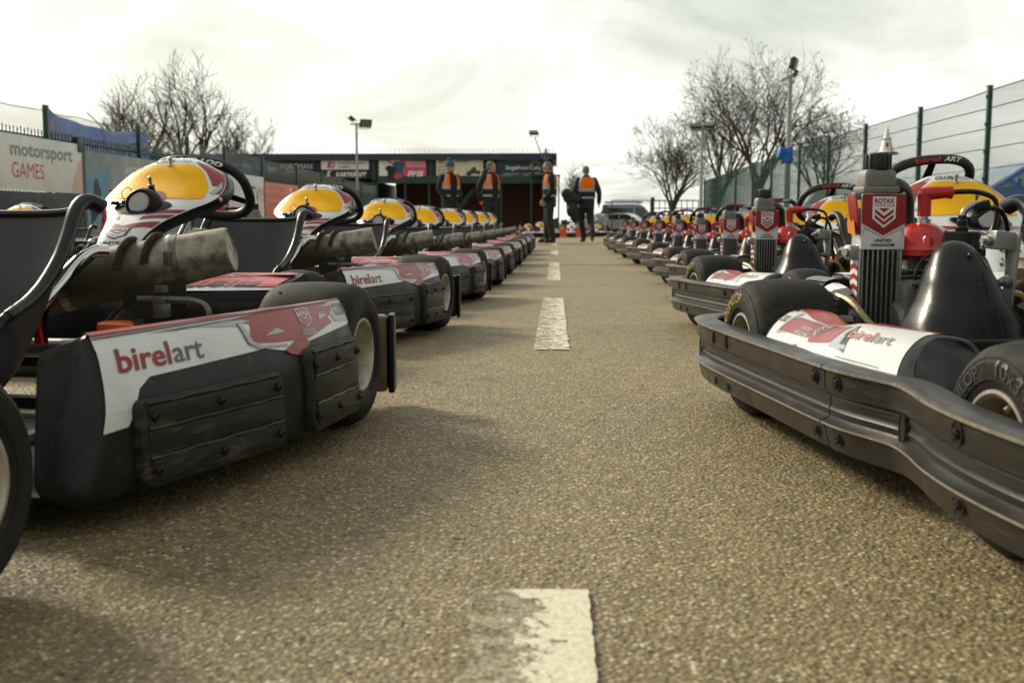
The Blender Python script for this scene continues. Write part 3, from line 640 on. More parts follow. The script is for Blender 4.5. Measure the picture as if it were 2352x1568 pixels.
# ---- seat
SC = cr([V((0, -.66, .135)), V((0, -.58, .10)), V((0, -.46, .062)), V((0, -.34, .06)), V((0, -.24, .105)), V((0, -.17, .20)), V((0, -.125, .31)), V((0, -.09, .412))], 4)
def SS(u, v_):      # u -1..1, v 0 front lip .. 1 top of the back
    f = v_*(len(SC)-1); i = min(int(f), len(SC)-2); p = SC[i].lerp(SC[i+1], f-i); t_ = (SC[i+1]-SC[i]).normalized(); n = V((0, -t_.z, t_.y)); a = abs(u)
    d = lerp_tab([(0, .06), (.2, .10), (.45, .17), (.62, .175), (.78, .10), (.9, .045), (1, .014)], v_); hw = lerp_tab([(0, .17), (.3, .185), (.6, .20), (.85, .195), (1, .185)], v_)
    x = hw*math.sin(u*1.35)/math.sin(1.35); lift = max(0, a-.25)/.75
    top = .010*(a**5) if v_ > .9 else 0
    return V((x, p.y, p.z+top))+n*(d*lift**1.9)
def seat(root, sx=0):
    us = [-1+2*k/20 for k in range(21)]; vs_ = [k/28 for k in range(29)]
    mb = MB(); A = [[SS(u, q) for u in us] for q in vs_]; mb.loft(A, 0, False)
    B = [[SS(u, q)-(V((0, -1, .35)).normalized()*.008) for u in us] for q in vs_]; mb.loft(B, 0, False)
    so = mb.obj('seat', 'seat_plastic', root, 60); so.location.x = sx
    rim = [SS(-1, q) for q in vs_[:-1]]+[SS(u, 1) for u in us[1:-1]]+[SS(1, q) for q in vs_[::-1]]
    r = MB(); vq = [.2+.8*k/60 for k in range(61)]
    for s_ in (-1, 1):
        ex = [SS(s_, q) for q in vq]; ex = ex[:-3]+cr([ex[-4], ex[-1]+V((s_*.0, .012, .012)), ex[-1]+V((s_*.012, .038, .008)), ex[-1]+V((s_*.030, .055, -.012))], 4)
        ex = [sum(ex[max(0, i-3):i+4], V())/len(ex[max(0, i-3):i+4]) for i in range(len(ex))]; L_ = len(ex); r.tube(ex, [.009+.008*(k/L_)**1.5 for k in range(L_-1)]+[.011], 12)
    r.tube([SS(u, 1) for u in us], .008, 8); r.obj('seat_rim', 'seat_rim', so)
    b_ = MB()
    for u, q in ((.42, .72), (-.42, .72), (.5, .42), (-.5, .42)):
        p = SS(u, q); nn = (SS(u+.02, q)-SS(u-.02, q)).cross(SS(u, q+.02)-SS(u, q-.02)).normalized()
        if nn.y > 0: nn = -nn
        b_.lathe([(0, .0115), (.0018, .0115), (.003, .009), (.0032, .006), (.005, .0055), (.005, .0001)], p+nn*.0006, nn, 16)
    b_.obj('seat_rivet', 'aluminium', so)
    for s in (1,):
        m = MB(); top = V((s*.182, -.09, .335)); m.tube(cr([top+V((s*.035, .03, .005)), top+V((s*.015, .008, .004)), top+V((s*.0, -.03, -.02)), V((s*.165, -.20, .25)), V((s*.125, -.33, .14)), V((s*.11, -.40, .07))], 6), .0128, 12)
        m.obj('seat_stay', 'chrome', root)
        m.tube([top+V((s*.004, -.05, -.045)), top+V((s*.006, -.054, -.05))], .0125, 10, 1)
        top = V((s*.178, -.085, .322)); m = MB(); m.box(top+V((s*-.02, .012, .018)), (.006, .05, .05), bev=.002); m.box(top+V((s*-.004, .012, .036)), (.035, .03, .006), bev=.002)
        m.lathe([(-.02, .012), (0, .012), (.001, .008), (.012, .008), (.013, .005), (.02, .005)], top+V((s*-.014, .012, .02)), (s, 0, 0), 12); m.obj('seat_bracket', 'zinc', root)
    m = MB(); m.box((-.16, -.20, .25), (.006, .035, .26), (.12, 0, 0), .002); m.box((-.177, -.20, .362), (.05, .04, .035), (0, .1, 0), .004)
    for z in (.362, .285): m.lathe([(0, .013), (.005, .013), (.006, .009), (.016, .009), (.017, .005), (.026, .005), (.026, .001)], (-.20 if z > .3 else -.164, -.205, z), (-1, -.3, 0), 8)
    m.obj('seat_bracket', 'zinc', root)
# ---- engine side
def engine(root, rx=-.335):
    ex, ey = -.222, .02
    mb = MB(); mb.box((ex, ey, .20), (.15, .17, .16), bev=.02); mb.box((ex+.02, ey+.05, .30), (.12, .12, .06), bev=.01); mb.lathe([(-.085, .06), (-.075, .068), (.075, .068), (.085, .06)], (ex, ey-.03, .17), (1, 0, 0), 22)
    for k in range(4): mb.box((ex, ey+.03, .262+k*.012), (.135, .135, .004), bev=.001)
    mb.box((ex-.005, ey-.095, .235), (.05, .03, .12), bev=.006)
    mb.lathe([(0, .006), (.05, .006)], (ex-.03, ey-.10, .275), (-1, -.2, 0), 10); mb.lathe([(0, .013), (.04, .011)], (ex+.02, ey-.11, .245), (.3, -1, 0), 10)
    en = mb.obj('engine', 'cast_grey', root)
    h = MB(); h.lathe([(0, .074), (.012, .075), (.02, .066), (.03, .058), (.052, .043), (.06, .034), (.066, .022), (.066, .001)], (ex, ey+.01, .328), (0, 0, 1), 30)
    for k in range(6):
        a = k*math.pi/3+.3; h.lathe([(0, .013), (.045, .012), (.05, .009), (.05, .001)], (ex+.055*math.cos(a), ey+.01+.055*math.sin(a), .318), (0, 0, 1), 12)
    h.box((ex+.05, ey-.03, .35), (.035, .05, .03), bev=.006); h.obj('cylinder_head', 'red_cast', en)
    p = MB(); p.lathe([(0, .016), (.012, .016), (.012, .011), (.02, .011), (.022, .0145), (.03, .0145), (.032, .009), (.05, .0085), (.07, .008)], (ex, ey+.005, .372), (0, 0, 1), 12); p.obj('spark_plug', 'aluminium', en)
    c = MB(); c.lathe([(0, .0135), (.03, .0135), (.045, .0145), (.052, .010)], (ex, ey+.005, .408), (0, 0, 1), 14)
    c.tube([(ex-.008, ey+.005, .4545), (ex+.005, ey+.003, .4555), (ex+.034, ey-.008, .4575), (ex+.044, ey-.011, .458)], [.012, .0145, .0125, .012], 12); c.lathe([(0, .0135), (.008, .0135), (.01, .009), (.01, .001)], (ex+.042, ey-.010, .4575), (1, -.2, 0), 12); c.obj('plug_cap', 'red_rubber', en)
    k = MB(); k.tube(cr([(ex+.047, ey-.012, .458), (ex+.10, ey-.02, .458), (ex+.135, ey-.03, .44), (ex+.135, ey-.03, .39), (ex+.11, ey-.03, .34), (ex+.06, ey-.06, .30)], 6), .0055, 8)
    k.tube(cr([(ex+.055, ey-.10, .405), (ex+.09, ey-.10, .425), (ex+.125, ey-.09, .40), (ex+.15, ey-.06, .33), (ex+.17, ey-.04, .22), (ex+.16, ey-.02, .15)], 6), .005, 8)
    k.tube(cr([(ex-.02, ey-.09, .335), (ex-.045, ey-.095, .325), (ex-.06, ey-.09, .29), (ex-.05, ey-.09, .26)], 6), .004, 8); k.obj('ignition_cable', 'cable', en)
    cn = MB(); o = V((ex+.028, ey-.10, .22)); cn.lathe([(0, .034), (.10, .034), (.11, .033)], o, (0, 0, 1), 24, 0); cn.lathe([(.105, .042), (.109, .043), (.125, .043), (.126, .036), (.155, .036), (.158, .033), (.158, .001)], o, (0, 0, 1), 24, 1)
    for q in range(12):
        a = q*math.pi/6; cn.box(o+V((.043*math.cos(a), .043*math.sin(a), .117)), (.006, .006, .014), (0, 0, a), .001, 1)
    cn.lathe([(.158, .012), (.165, .013), (.17, .010), (.178, .011), (.182, .008), (.19, .008), (.19, .001)], o, (0, 0, 1), 14, 1); cn.tube(cr([o+V((0, 0, .185)), o+V((.004, 0, .2)), o+V((.025, 0, .212)), o+V((.034, 0, .21))], 4), .0065, 8, 2); cn.box(o+V((.038, 0, .209)), (.032, .02, .018), (0, -.3, 0), .005, 1)
    cn.box(o+V((.004, -.0345, .085)), (.03, .002, .025), m=3); cn.obj('carburettor_stack', ['cast_grey', 'black_plastic', 'steel', 'blue_sticker'], en)
    # coolant hose from head to radiator
    hs = MB(); hs.tube(cr([(ex-.015, ey+.05, .37), (ex-.02, ey+.055, .41), (ex-.025, ey+.05, .45), (ex-.05, ey+.035, .468), (ex-.09, ey+.02, .466)], 6), .021, 12); hs.tube([(ex-.016, ey+.05, .375), (ex-.018, ey+.052, .39)], .0235, 12); hs.obj('coolant_hose', 'hose_rubber', root)
    hs = MB(); hs.tube(cr([(ex+.0, ey-.115, .262), (ex-.028, ey-.125, .275), (ex-.055, ey-.125, .262), (ex-.07, ey-.125, .228), (ex-.062, ey-.13, .195), (ex-.035, ey-.13, .172), (ex+.02, ey-.13, .155)], 6), .0085, 10); hs.lathe([(-.01, .0095), (.012, .0095)], (ex-.002, ey-.116, .264), (-1, 0, .4), 10, 1); hs.obj('breather_hose', ['green_hose', 'yellow_hose'], en)
    hs = MB(); hs.tube(cr([(ex+.11, ey-.11, .25), (ex+.14, ey-.12, .255), (ex+.165, ey-.12, .23), (ex+.175, ey-.11, .16), (ex+.17, ey-.1, .11)], 6), .006, 8); hs.obj('fuel_line', 'yellow_hose', en)
    # airbox: bulging moulded bell in front of the engine
    ab = MB(); c0 = V((-.258, -.255, 0)); rows = []; n = 36
    tab = [(.085, .098, .075, 3.4), (.165, .104, .082, 3.4), (.176, .112, .088, 3.4), (.186, .114, .090, 3.4), (.190, .109, .085, 3.2), (.215, .101, .081, 2.9), (.247, .081, .072, 2.6), (.251, .078, .069, 2.6), (.285, .066, .060, 2.5), (.313, .055, .050, 2.4), (.317, .052, .047, 2.3), (.338, .042, .038, 2.1), (.352, .030, .027, 2), (.360, .016, .015, 2), (.362, .004, .004, 2)]
    for z, qx, qy, e in tab:
        sh = (z-.095)*.16
        rows.append([c0+V((-sh*.45+math.copysign(abs(math.cos(q))**(2/e), math.cos(q))*qx, sh+math.copysign(abs(math.sin(q))**(2/e), math.sin(q))*qy, z)) for q in [2*math.pi*k/n for k in range(n)]])
    ab.loft(rows, 0, True, True, True)
    for z0, z1, sx in ((.195, .243, .014), (.256, .305, .006)):
        for q in (-.014, .014):
            ab.tube([c0+V((sx+q-(z-.095)*.072, (z-.095)*.16-lerp_tab([(r_[0], r_[2]) for r_ in tab], z)+.0005, z)) for z in (z0, (z0+z1)/2, z1)], .0012, 5)
    ab.lathe([(0, .006), (.002, .005), (.0022, .001)], c0+V((-.01, -.002, .337)), (0, -.8, .6), 10); ao = ab.obj('airbox', 'airbox_plastic', root, 30)
    m = MB(); m.box((ex-.02, ey-.135, .21), (.05, .006, .17), (0, .05, 0), .002); m.lathe([(0, .011), (.008, .011), (.008, .005), (.004, .004), (.004, .001)], (ex-.035, ey-.138, .255), (0, -1, 0), 14); m.obj('engine_bracket', 'zinc', en)
    # radiator
    ry = -.005; W2 = .043; rd = MB()
    rd.box((rx, ry, .235), (2*W2-.008, .030, .215), m=0)
    for k in range(8): rd.box((rx-W2+.006+k*(2*W2-.012)/7, ry-.002, .235), (.0028, .034, .215), m=1)
    for s in (-1, 1): rd.box((rx+s*W2, ry, .27), (.006, .04, .31), bev=.001, m=1)
    ro = rd.obj('radiator', ['fins', 'aluminium'], root)
    t_ = MB(); t_.box((rx, ry, .125), (2*W2+.004, .044, .03), bev=.006); t_.box((rx-.006, ry, .462), (.078, .056, .014), bev=.005); t_.box((rx-.006, ry, .484), (.069, .052, .038), bev=.011, seg=3, taper=(.93, .93)); t_.lathe([(0, .008), (.012, .008), (.014, .005), (.014, .001)], (rx-W2-.004, ry-.01, .449), (-1, -.3, 0), 8); t_.lathe([(0, .008), (.006, .008), (.006, .001)], (rx+W2+.002, ry-.01, .449), (1, -.3, 0), 8); t_.obj('header_tank', 'cast_grey', ro)
    cp = MB(); cp.lathe([(0, .0225), (.004, .0245), (.03, .0235), (.034, .021), (.035, .001)], (rx-.004, ry, .501), (0, 0, 1), 24)
    for q in range(12):
        a = q*math.pi/6; cp.box((rx-.004+.024*math.cos(a), ry+.024*math.sin(a), .518), (.005, .005, .03), (0, 0, a), .0015)
    cp.obj('radiator_cap', 'hose_rubber', ro)
    lb = MB(); lb.box((rx, ry-.024, .397), (2*W2+.006, .006, .112), bev=.002, m=0); lb.box((rx-W2-.011, ry-.006, .412), (.004, .042, .082), (0, -.14, 0), .001, 1)
    lab = lb.obj('label_shroud', ['white_vinyl', 'red_vinyl'], ro)
    d = MB(); S = plane((rx, ry-.0271, .397), (W2+.003, 0, 0), (0, 0, .056)); D = lambda p_, o_, m_: d.decal(S, p_, o_, m_, 0, 0)
    D([[(-1, .99), (1, .99), (1, -.05), (0, -.5), (-1, -.05)]], .0006, 0)
    bgp, fg = shield(0, .34, 1.06, 1.12); D(bgp, .0012, 2); D(fg, .0018, 0)
    for s in (-1, 1):
        for a in ([(s*.99, -.12), (0, -.57), (0, -.585), (s*.99, -.14)], [(s*.9, -.25), (s*.1, -.56), (s*.9, -.235)], [(s*.9, -.25), (s*.92, -.5), (s*.9, -.48), (s*.88, -.27)]): D([a], .001, 1)
    D(word('UNITED', -.40, .40, -.72, .10, .03), .0012, 1); D(word('KINGDOM', -.52, .52, -.88, .10, .03), .0012, 1)
    S = plane((rx-W2-.0135, ry+.012, .375), (0, -.036, 0), (-.01, 0, .07)); D([[(0, 0), (1, -.1), (1, .4), (.6, .3), (.3, .5), (0, .3)]], .001, 3)
    S = plane((rx-W2-.0035, ry+.018, .13), (0, -.036, 0), (0, 0, .19))
    D([[(0, 0), (1, 0), (1, 1), (0, 1)]], .0006, 2)
    for k in range(9): D([[(0, k*.11), (.5, k*.11+.03), (1, k*.11), (1, k*.11+.055), (.5, k*.11+.085), (0, k*.11+.055)]], .001, 0)
    d.obj('label_print', ['red_vinyl', 'black_vinyl', 'white_vinyl', 'flame_vinyl'], lab, 0)
    m = MB(); m.box((rx-.005, ry+.05, .30), (.02, .09, .02), bev=.003); m.box((rx-W2-.01, ry, .335), (.02, .03, .03), bev=.004); m.lathe([(0, .014), (.006, .014), (.008, .008), (.014, .008), (.014, .001)], (rx-W2-.015, ry, .335), (-1, -.4, 0), 14); m.obj('radiator_bracket', 'zinc', ro)
    # chain guard and sprocket
    sp_ = MB(); c = (-.44, -.02, .195); sp_.lathe([(0, .058), (.006, .058), (.007, .055), (.0075, .02)], c, (-1, 0, 0), 32)
    for q in range(28):
        a = q*math.pi/14; sp_.box(V(c)+V((-.003, .06*math.cos(a), .06*math.sin(a))), (.005, .005, .007), (a, 0, 0))
    sp_.lathe([(0, .014), (.02, .014), (.02, .007), (.034, .007), (.034, .001)], c, (-1, 0, 0), 8, 1); sp_.lathe([(-.05, .012), (0, .012)], c, (-1, 0, 0), 10, 1); sp_.obj('sprocket', ['rusty', 'zinc'], root)
    ch = MB(); ch.tube(cr([(-.412, -.0, .247), (-.405, -.06, .235), (-.39, -.12, .195), (-.36, -.17, .17)], 5), .008, 8); ch.tube(cr([(-.412, .0, .127), (-.40, -.08, .128), (-.37, -.17, .14)], 5), .008, 8); ch.obj('drive_chain', 'chain', root)
    g = MB(); arc = cr([V((-.475, 0, .10)), V((-.474, 0, .19)), V((-.462, 0, .238)), V((-.438, 0, .266)), V((-.405, 0, .277)), V((-.36, 0, .268)), V((-.325, 0, .25))], 4)
    sec = arc+[p+V((.004, 0, -.004)) for p in arc[::-1]]; g.loft([[V((p.x, y, p.z)) for p in sec] for y in (.02, .14)], 0, True, True, True)
    gd = g.obj('chain_guard', 'smooth_plastic', root)
    a_ = MB(); a_.loft([[p+V((0, y, .0025)) for p in arc[13:]] for y in (.022, .138)], 0, False); a_.lathe([(0, .012), (.004, .012), (.006, .006), (.006, .001)], (-.39, .06, .277), (0, 0, 1), 10); a_.obj('guard_plate', 'cast_grey', gd)
def exhaust(root):
    a, b = V((.0, .02, .256)), V((.40, .105, .340)); ax = (b-a).normalized(); L = (b-a).length
    mb = MB(); mb.lathe([(0, .045), (.01, .054), (.02, .057), (L*.45, .056), (L*.62, .0535), (L*.66, .0525), (L-.01, .0475), (L-.003, .0465), (L, .043), (L-.004, .040), (L-.006, .001)], a, ax, 40)
    f1, f2, _ = frame(ax)
    mb.obj('exhaust_silencer', 'exhaust_steel', root)
    for q in (.50, .63):
        s = MB(); o = a+ax*(L*q); hel = []
        for k in range(150):
            th = R(100-95*k/149); d_ = V((0, -math.cos(th), math.sin(th))); base = o+d_*(.0615 if q < .55 else .060)
            hel.append(base+ax*(.0065*math.cos(k*.95))+d_*(.0065*math.sin(k*.95)))
        s.tube(hel, .0022, 5); s.obj('silencer_spring', 'rusty', root)
    c = MB(); c.lathe([(-.028, .0545), (-.028, .0575), (-.006, .0565), (-.006, .0545)], a+ax*(L*.22), ax, 32); c.obj('hose_clamp', 'steel', root)
    c = MB(); o = a+ax*(L*.74)
    c.lathe([(-.007, .051), (-.007, .0535), (.007, .0525), (.007, .050)], o, ax, 32);
    c.box(o+V((0, -.054, .006)), (.016, .010, .028), bev=.003); c.obj('hose_clamp', 'dull_steel', root)
    p = MB(); p.tube(cr([a+ax*.01, a+V((-.06, -.01, -.03)), a+V((-.13, -.02, -.06)), a+V((-.17, -.02, -.07))], 5), .022, 12); p.obj('exhaust_pipe', 'rusty', root)
    g = MB(); g.prism([(0, 0), (.12, 0), (.12, .06), (.09, .09), (.03, .09), (0, .05)], V((.20, .02, .195)), (1, .3, .2), (0, .05, 1), .004); g.obj('silencer_cradle', 'black_plastic', root)
def chassis(root):
    f = MB()
    for s in (-1, 1):
        f.tube(cr([(s*.30, .20, .075), (s*.30, 0, .075), (s*.31, -.3, .05), (s*.30, -.7, .05), (s*.22, -.95, .055), (s*.20, -1.22, .06)], 6), .015, 10)
        f.tube(cr([(s*.22, -.94, .06), (s*.38, -.95, .08), (s*.48, -.95, .11)], 4), .014, 8); f.tube([(s*.30, -.22, .06), (s*.44, -.22, .09)], .012, 8); f.tube([(s*.30, -.68, .06), (s*.44, -.68, .09)], .012, 8)
        f.tube([(s*.44, -.2, .1), (s*.44, -.72, .1)], .012, 8)
    for y in (.18, -.18, -.62, -1.2): f.tube([(-.31, y, .06), (.31, y, .06)], .014, 8)
    f.obj('chassis', 'black_vinyl', root)
    t_ = MB(); t_.box((0, -.70, .030), (.58, 1.10, .006), bev=.002); t_.obj('floor_tray', 'cast_grey', root)
    for s in (-1, 1): u_ = MB(); u_.prism([(s*x_, y_) for x_, y_ in ([(.30, -.80), (.59, -.80), (.70, -.13), (.30, -.13)] if s > 0 else [(.30, -.13), (.60, -.13), (.60, -.70), (.30, -.70)])], (0, 0, .05), (1, 0, 0), (0, 1, 0), .005); u_.obj('shade_plate', 'smooth_plastic', root)  # plates added between pods and frame to block sun and deepen the shadow
    a = MB(); a.lathe([(-.56, .02), (.56, .02)], (0, 0, .14), (1, 0, 0), 14)
    for x in (-.26, .27): a.lathe([(-.02, .045), (.02, .045)], (x, 0, .14), (1, 0, 0), 20); a.box((x, 0, .10), (.03, .10, .08), bev=.008)
    a.obj('rear_axle', 'steel', root)
    s = MB()
    for q in (-1, 1): s.tube([(q*.04, -.95, .10), (q*.44, -.88, .125)], .007, 8); s.lathe([(-.02, .03), (.02, .03)], (q*.49, -.95, .128), (1, 0, 0), 14)
    s.obj('tie_rod', 'steel', root)
    b_ = MB()
    for k in (0, .016): b_.lathe([(k, .028), (k, .082), (k+.005, .082), (k+.005, .028)], (.20, 0, .14), (1, 0, 0), 32, caps=False)
    for q in range(12):
        an = q*math.pi/6; b_.box((.2105, .062*math.cos(an), .14+.062*math.sin(an)), (.014, .004, .03), (an, 0, 0))
    bo = b_.obj('brake_disc', 'rusty', root)
    c = MB(); c.box((.235, -.075, .175), (.055, .05, .06), bev=.008); c.box((.25, -.10, .19), (.07, .02, .025), bev=.004); c.obj('brake_caliper', 'orange_paint', root)
    m = MB(); m.box((.31, -.03, .244), (.028, .028, .016), bev=.003); m.box((.31, -.03, .224), (.026, .026, .03), bev=.003); m.lathe([(0, .015), (.012, .015)], (.31, -.03, .26), (0, 0, 1), 6); m.tube(cr([(.26, -.03, .245), (.33, -.032, .245), (.385, -.035, .242), (.41, -.037, .225), (.413, -.038, .17)], 5), .0065, 8); m.obj('pod_bracket', 'dull_steel', root)
    rd = MB(); rd.prism([(0, 0), (.014, 0), (.010, .05), (.004, .065), (.0, .06)], (.13, -.17, .17), (1, 0, 0), (0, 0, 1), .01); rd.tube(cr([(.14, -.16, .17), (.16, -.17, .25), (.215, -.11, .33)], 5), .005, 6, 1); rd.obj('brake_line', ['red_rubber', 'cable'], root)
    # fuel tank between the legs and pedals
    k = MB(); k.box((0, -.78, .13), (.22, .26, .18), bev=.03, seg=3); k.obj('fuel_tank', 'board_grey', root)
    # rear bumper
    r = MB(); pr = [(.06, .20), (.075, .235), (.14, .25), (.205, .235), (.22, .205), (.20, .195), (.08, .19)]
    rows = [[V((x, y+.02-.0*x, z)) for z, y in pr] for x in [-.44, -.40, -.2, 0, .2, .40, .55, .63]]; r.loft(rows, 0, True, True, True); ro = r.obj('rear_bumper', 'black_plastic', root)
    e = MB(); e.box((.672, .225, .115), (.05, .06, .165), (0, 0, .2), .012, 0, 3); e.box((.704, .235, .115), (.014, .065, .17), (0, 0, .2), .006, 1); e.obj('bumper_end', ['black_plastic', 'smooth_plastic'], ro)
def nose(root):
    pr = [(-1.385, .055), (-1.41, .085), (-1.405, .16), (-1.385, .205), (-1.35, .225), (-1.25, .243), (-1.13, .252), (-1.115, .245), (-1.115, .22), (-1.30, .20), (-1.34, .06)]
    xs_ = [-.53, -.525, -.50, -.3, -.1, .1, .3, .47, .50, .60, .605]
    def back(x): return .10*max(0, (abs(x)-.25)/.35)**2
    rows = [[V((x, y+back(x)*(1 if y < -1.2 else .2), z)) for y, z in pr] for x in xs_]
    mb = MB(); mb.loft(rows, 0, True, True, True); no = mb.obj('nose_fairing', 'smooth_plastic', root, 40)
    tb = [(0, -1.375, .212), (.15, -1.35, .225), (.5, -1.25, .243), (1, -1.135, .252)]
    def S(u, v_): p = lerp_tab(tb, v_); x = u*.60 if u > 0 else u*.535; return V((x, p.x+back(x)*(1 if p.x < -1.2 else .2), p.y))
    d = MB(); D = lambda p, o, m: d.decal(S, p, o, m, .08, .2)
    D([[(-.98, .02), (.98, .02), (.98, .98), (-.98, .98)]], .0015, 0)
    for a in ([(.98, .1), (.98, .98), (.6, .98), (.75, .6), (.5, .5), (.62, .15)], [(.42, .98), (.1, .98), (-.1, .4), (.15, .1), (.35, .15), (.2, .45)], [(-.3, .98), (-.9, .98), (-.98, .5), (-.7, .1), (-.4, .2)]): D([a], .0022, 1)
    for a in ([(.5, .98), (.12, .42), (.34, .1), (.36, .1), (.15, .42), (.53, .98)], [(.6, .5), (.78, .6), (.64, .98), (.66, .98), (.82, .58), (.6, .47)]): D([a], .0026, 2)
    D(word('CLUB100', .55, .9, .12, .2, .03, .2), .003, 2)
    d.obj('sticker_sheet', ['white_vinyl', 'bright_red', 'black_vinyl'], no, 0)
    f = MB(); f.loft([[V((-.632, y, .188)), V((-.60, y, .212)), V((-.50, y, .228)), V((-.50, y, .18)), V((-.62, y, .175))] for y in (-1.085, -1.10, -1.25, -1.28)], 0, True, True, True); f.obj('corner_fairing', 'white_vinyl', no)
def make_kart(tx, sx=0, px_=0, dz=0, wz=0, rx=-.335):
    root = empty('racing_kart')
    chassis(root)
    w1 = [('DUNLOP', -62, 10, .092, .020, 1)]; w2 = [('10x3.60-5', 2, 74, .088, .019, 0), ('DUNLOP', -86, -22, .088, .015, 0)]
    for s in (-1, 1):
        wheel(root, s*(.622 if s > 0 else .532), 0, .14, .195 if s > 0 else .18, s, .068, w1 if s < 0 else None); wheel(root, s*(.558 if s > 0 else .540), -1.04 if s > 0 else -.94, .129, .125, s, .068, w2 if s < 0 else None)
    left_pod(root); right_bumper(root); right_pod(root); front_panel(root, dz, px_); steering(root, tx).location = (px_, 0, wz); seat(root, sx); engine(root, rx); exhaust(root); nose(root)
    return root
KL = make_kart([('CLUB100', -.62, .62, 0, .15)], 0, 0, 0, 0, -.63)
KR = make_kart([('birel', -.42, .10, 1, 0), ('ART', .16, .55, 0, .3)], .115, .05, -.045, .012)
# ---------------------------------------------------------------- the two rows of karts
P1 = ground_at(812, 975)
ORD = ['first', 'second', 'third', 'fourth', 'fifth', 'sixth', 'seventh', 'eighth', 'ninth', 'tenth']
def put(o, corner, a, local):
    o.rotation_euler.z = a; c = Matrix.Rotation(a, 3, 'Z') @ V(local)
    o.location = (corner.x-c.x, corner.y-c.y, gz(corner.y))
    # lie on the gentle fall of the ground
    sl = (gz(corner.y+.3)-gz(corner.y-.9))/1.2
    o.rotation_euler = (Matrix.Rotation(math.atan(sl), 3, 'X') @ Matrix.Rotation(a, 3, 'Z')).to_euler()
for i in range(9):
    o = KL if i == 0 else copy_tree(KL)
    Y = P1.y+1.95*i; X = XD-[.33, .425, .41, .40, .40, .38, .38, .36, .36][i]
    put(o, V((P1.x if i == 0 else X, Y, 0)), R([0, 0, -.8, 1, -.6, .9, -1, .4, 0][i]-[7, 9, 6.5, 5.5, 5, 5, 4.5, 4.5, 4.5][i]), (.69, 0, 0))
    tag(o, ['nearest kart of the silencer-side row, padded pod and rear wheel filling the foreground', 'second kart of the silencer-side row, yellow plate panel above the nearest silencer'][i] if i < 2 else ORD[i]+' kart back in the row whose exhaust silencers face the lane', 'kart', 'karts lined up with silencers towards the lane')
for i in range(9):
    o = KR if i == 0 else copy_tree(KR)
    Y = 2.373+2.0*i; X = XD+[.325-XD, .49, .68, .78, .84, .84, .84, .84, .84][i]
    put(o, V((X, Y, 0)), R([0, .6, -1, .8, -.7, 1.1, -.4, .5, 0][i]+[7.5, 8.5, 8.5, 9, 9, 9, 9, 9, 9][i]), (-.65, .18, 0))
    tag(o, ['nearest kart of the radiator-side row, black wrap-round bumper filling the corner', 'second kart of the radiator-side row, behind the nearest radiator'][i] if i < 2 else ORD[i]+' kart back in the row whose radiators face the lane', 'kart', 'karts lined up with radiators towards the lane')

for (x, y, a, src, lab) in ((-3.95, 8.75, -10, KL, 'kart standing beyond the silencer row, its yellow plate showing over the nearest seat'), (5.35, 12.9, 9, KR, 'kart behind the radiator row near the mesh fence, a sliver of yellow plate visible')):
    o = copy_tree(src); o.rotation_euler = (0, 0, R(a)); o.location = (x, y, gz(y)); tag(o, lab, 'kart'); del o['group']

for c in KL.children_recursive:                                     # only the nearest kart has a sun-bleached bumper end
    if c.name.startswith('bumper_end'):
        c.data = c.data.copy(); c.data.materials[0] = M['tan_plastic']; tag(c, 'scuffed tan bumper end')

for o in [x for x in COL.objects if x.name.startswith('steering_wheel')]:      # no two wheels were left at quite the same lock
    o.matrix_basis = Matrix.Translation(o.location) @ Matrix.Translation(WC) @ Matrix.Rotation(R(random.uniform(-7, 7)), 4, WN) @ Matrix.Translation(-WC)
# ---------------------------------------------------------------- fences
def thing(name, label, cat, loc=(0, 0, 0), rz=0, group=None, kind=None): return empty(name, loc, rz, label=label, cat=cat, group=group, kind=kind)
def bar(mb, a, b, r=.006, n=4, m=0): mb.tube([a, b], r, n, m)
FX = XD+6.4
fn = thing('mesh_fence', 'tall dark green welded mesh fence on square posts beside the radiator row', 'fence', (FX, 13.4, 0))
PY = [13.4, 16.3, 19.3, 22.6, 25.6, 28.6, 32.2, 35.2, 38.5, 42.2, 46.5]
for i, y in enumerate(PY):
    g = gz(y); mb = MB(); mb.box((0, y-13.4, g+1.225), (.07, .07, 2.45), bev=.006)
    for k in range(6): mb.box((-.042, y-13.4, g+.3+k*.4), (.016, .03, .05))
    mb.box((0, y-13.4, g+2.455), (.08, .08, .012)); mb.obj('post', 'green_paint', fn)
    if i == len(PY)-1: break
    y2 = PY[i+1]; mb = MB(); n = int((y2-y)/.05); ga, gb = gz(y), gz(y2); bow = random.uniform(-.03, .03)
    for k in range(1, n):
        q = k/n; yy = y+(y2-y)*q-13.4; gg = ga+(gb-ga)*q; sag = -.03*math.sin(q*math.pi)*(i == 1)
        bar(mb, (.0+bow*math.sin(q*math.pi), yy, gg+.06), (bow*math.sin(q*math.pi), yy, gg+2.40+sag), .0036, 4)
    for z in [.08+.2925*k for k in range(8)]+[2.385]:
        for dx in (-.012, .012):
            mb.tube([(dx+bow*math.sin(q*math.pi), y-13.4+(y2-y)*q, ga+(gb-ga)*q+z-(.03*math.sin(q*math.pi) if i == 1 and z > 2.3 else 0)) for q in (0, .25, .5, .75, 1)], .0045, 4)
    mb.obj('mesh_panel', 'green_wire', fn, 0)
p = at(2037, 322, 21.0); mb = MB()
mb.loft([[V((p.x+r*math.cos(a), p.y+r*math.sin(a), p.z+z)) for a in [k*math.pi/6 for k in range(12)]] for z, r in ((-.24, .17), (-.22, .16), (-.21, .13), (.0, .08), (.02, .07), (.25, .02), (.27, .004))], 0, True, True, True)
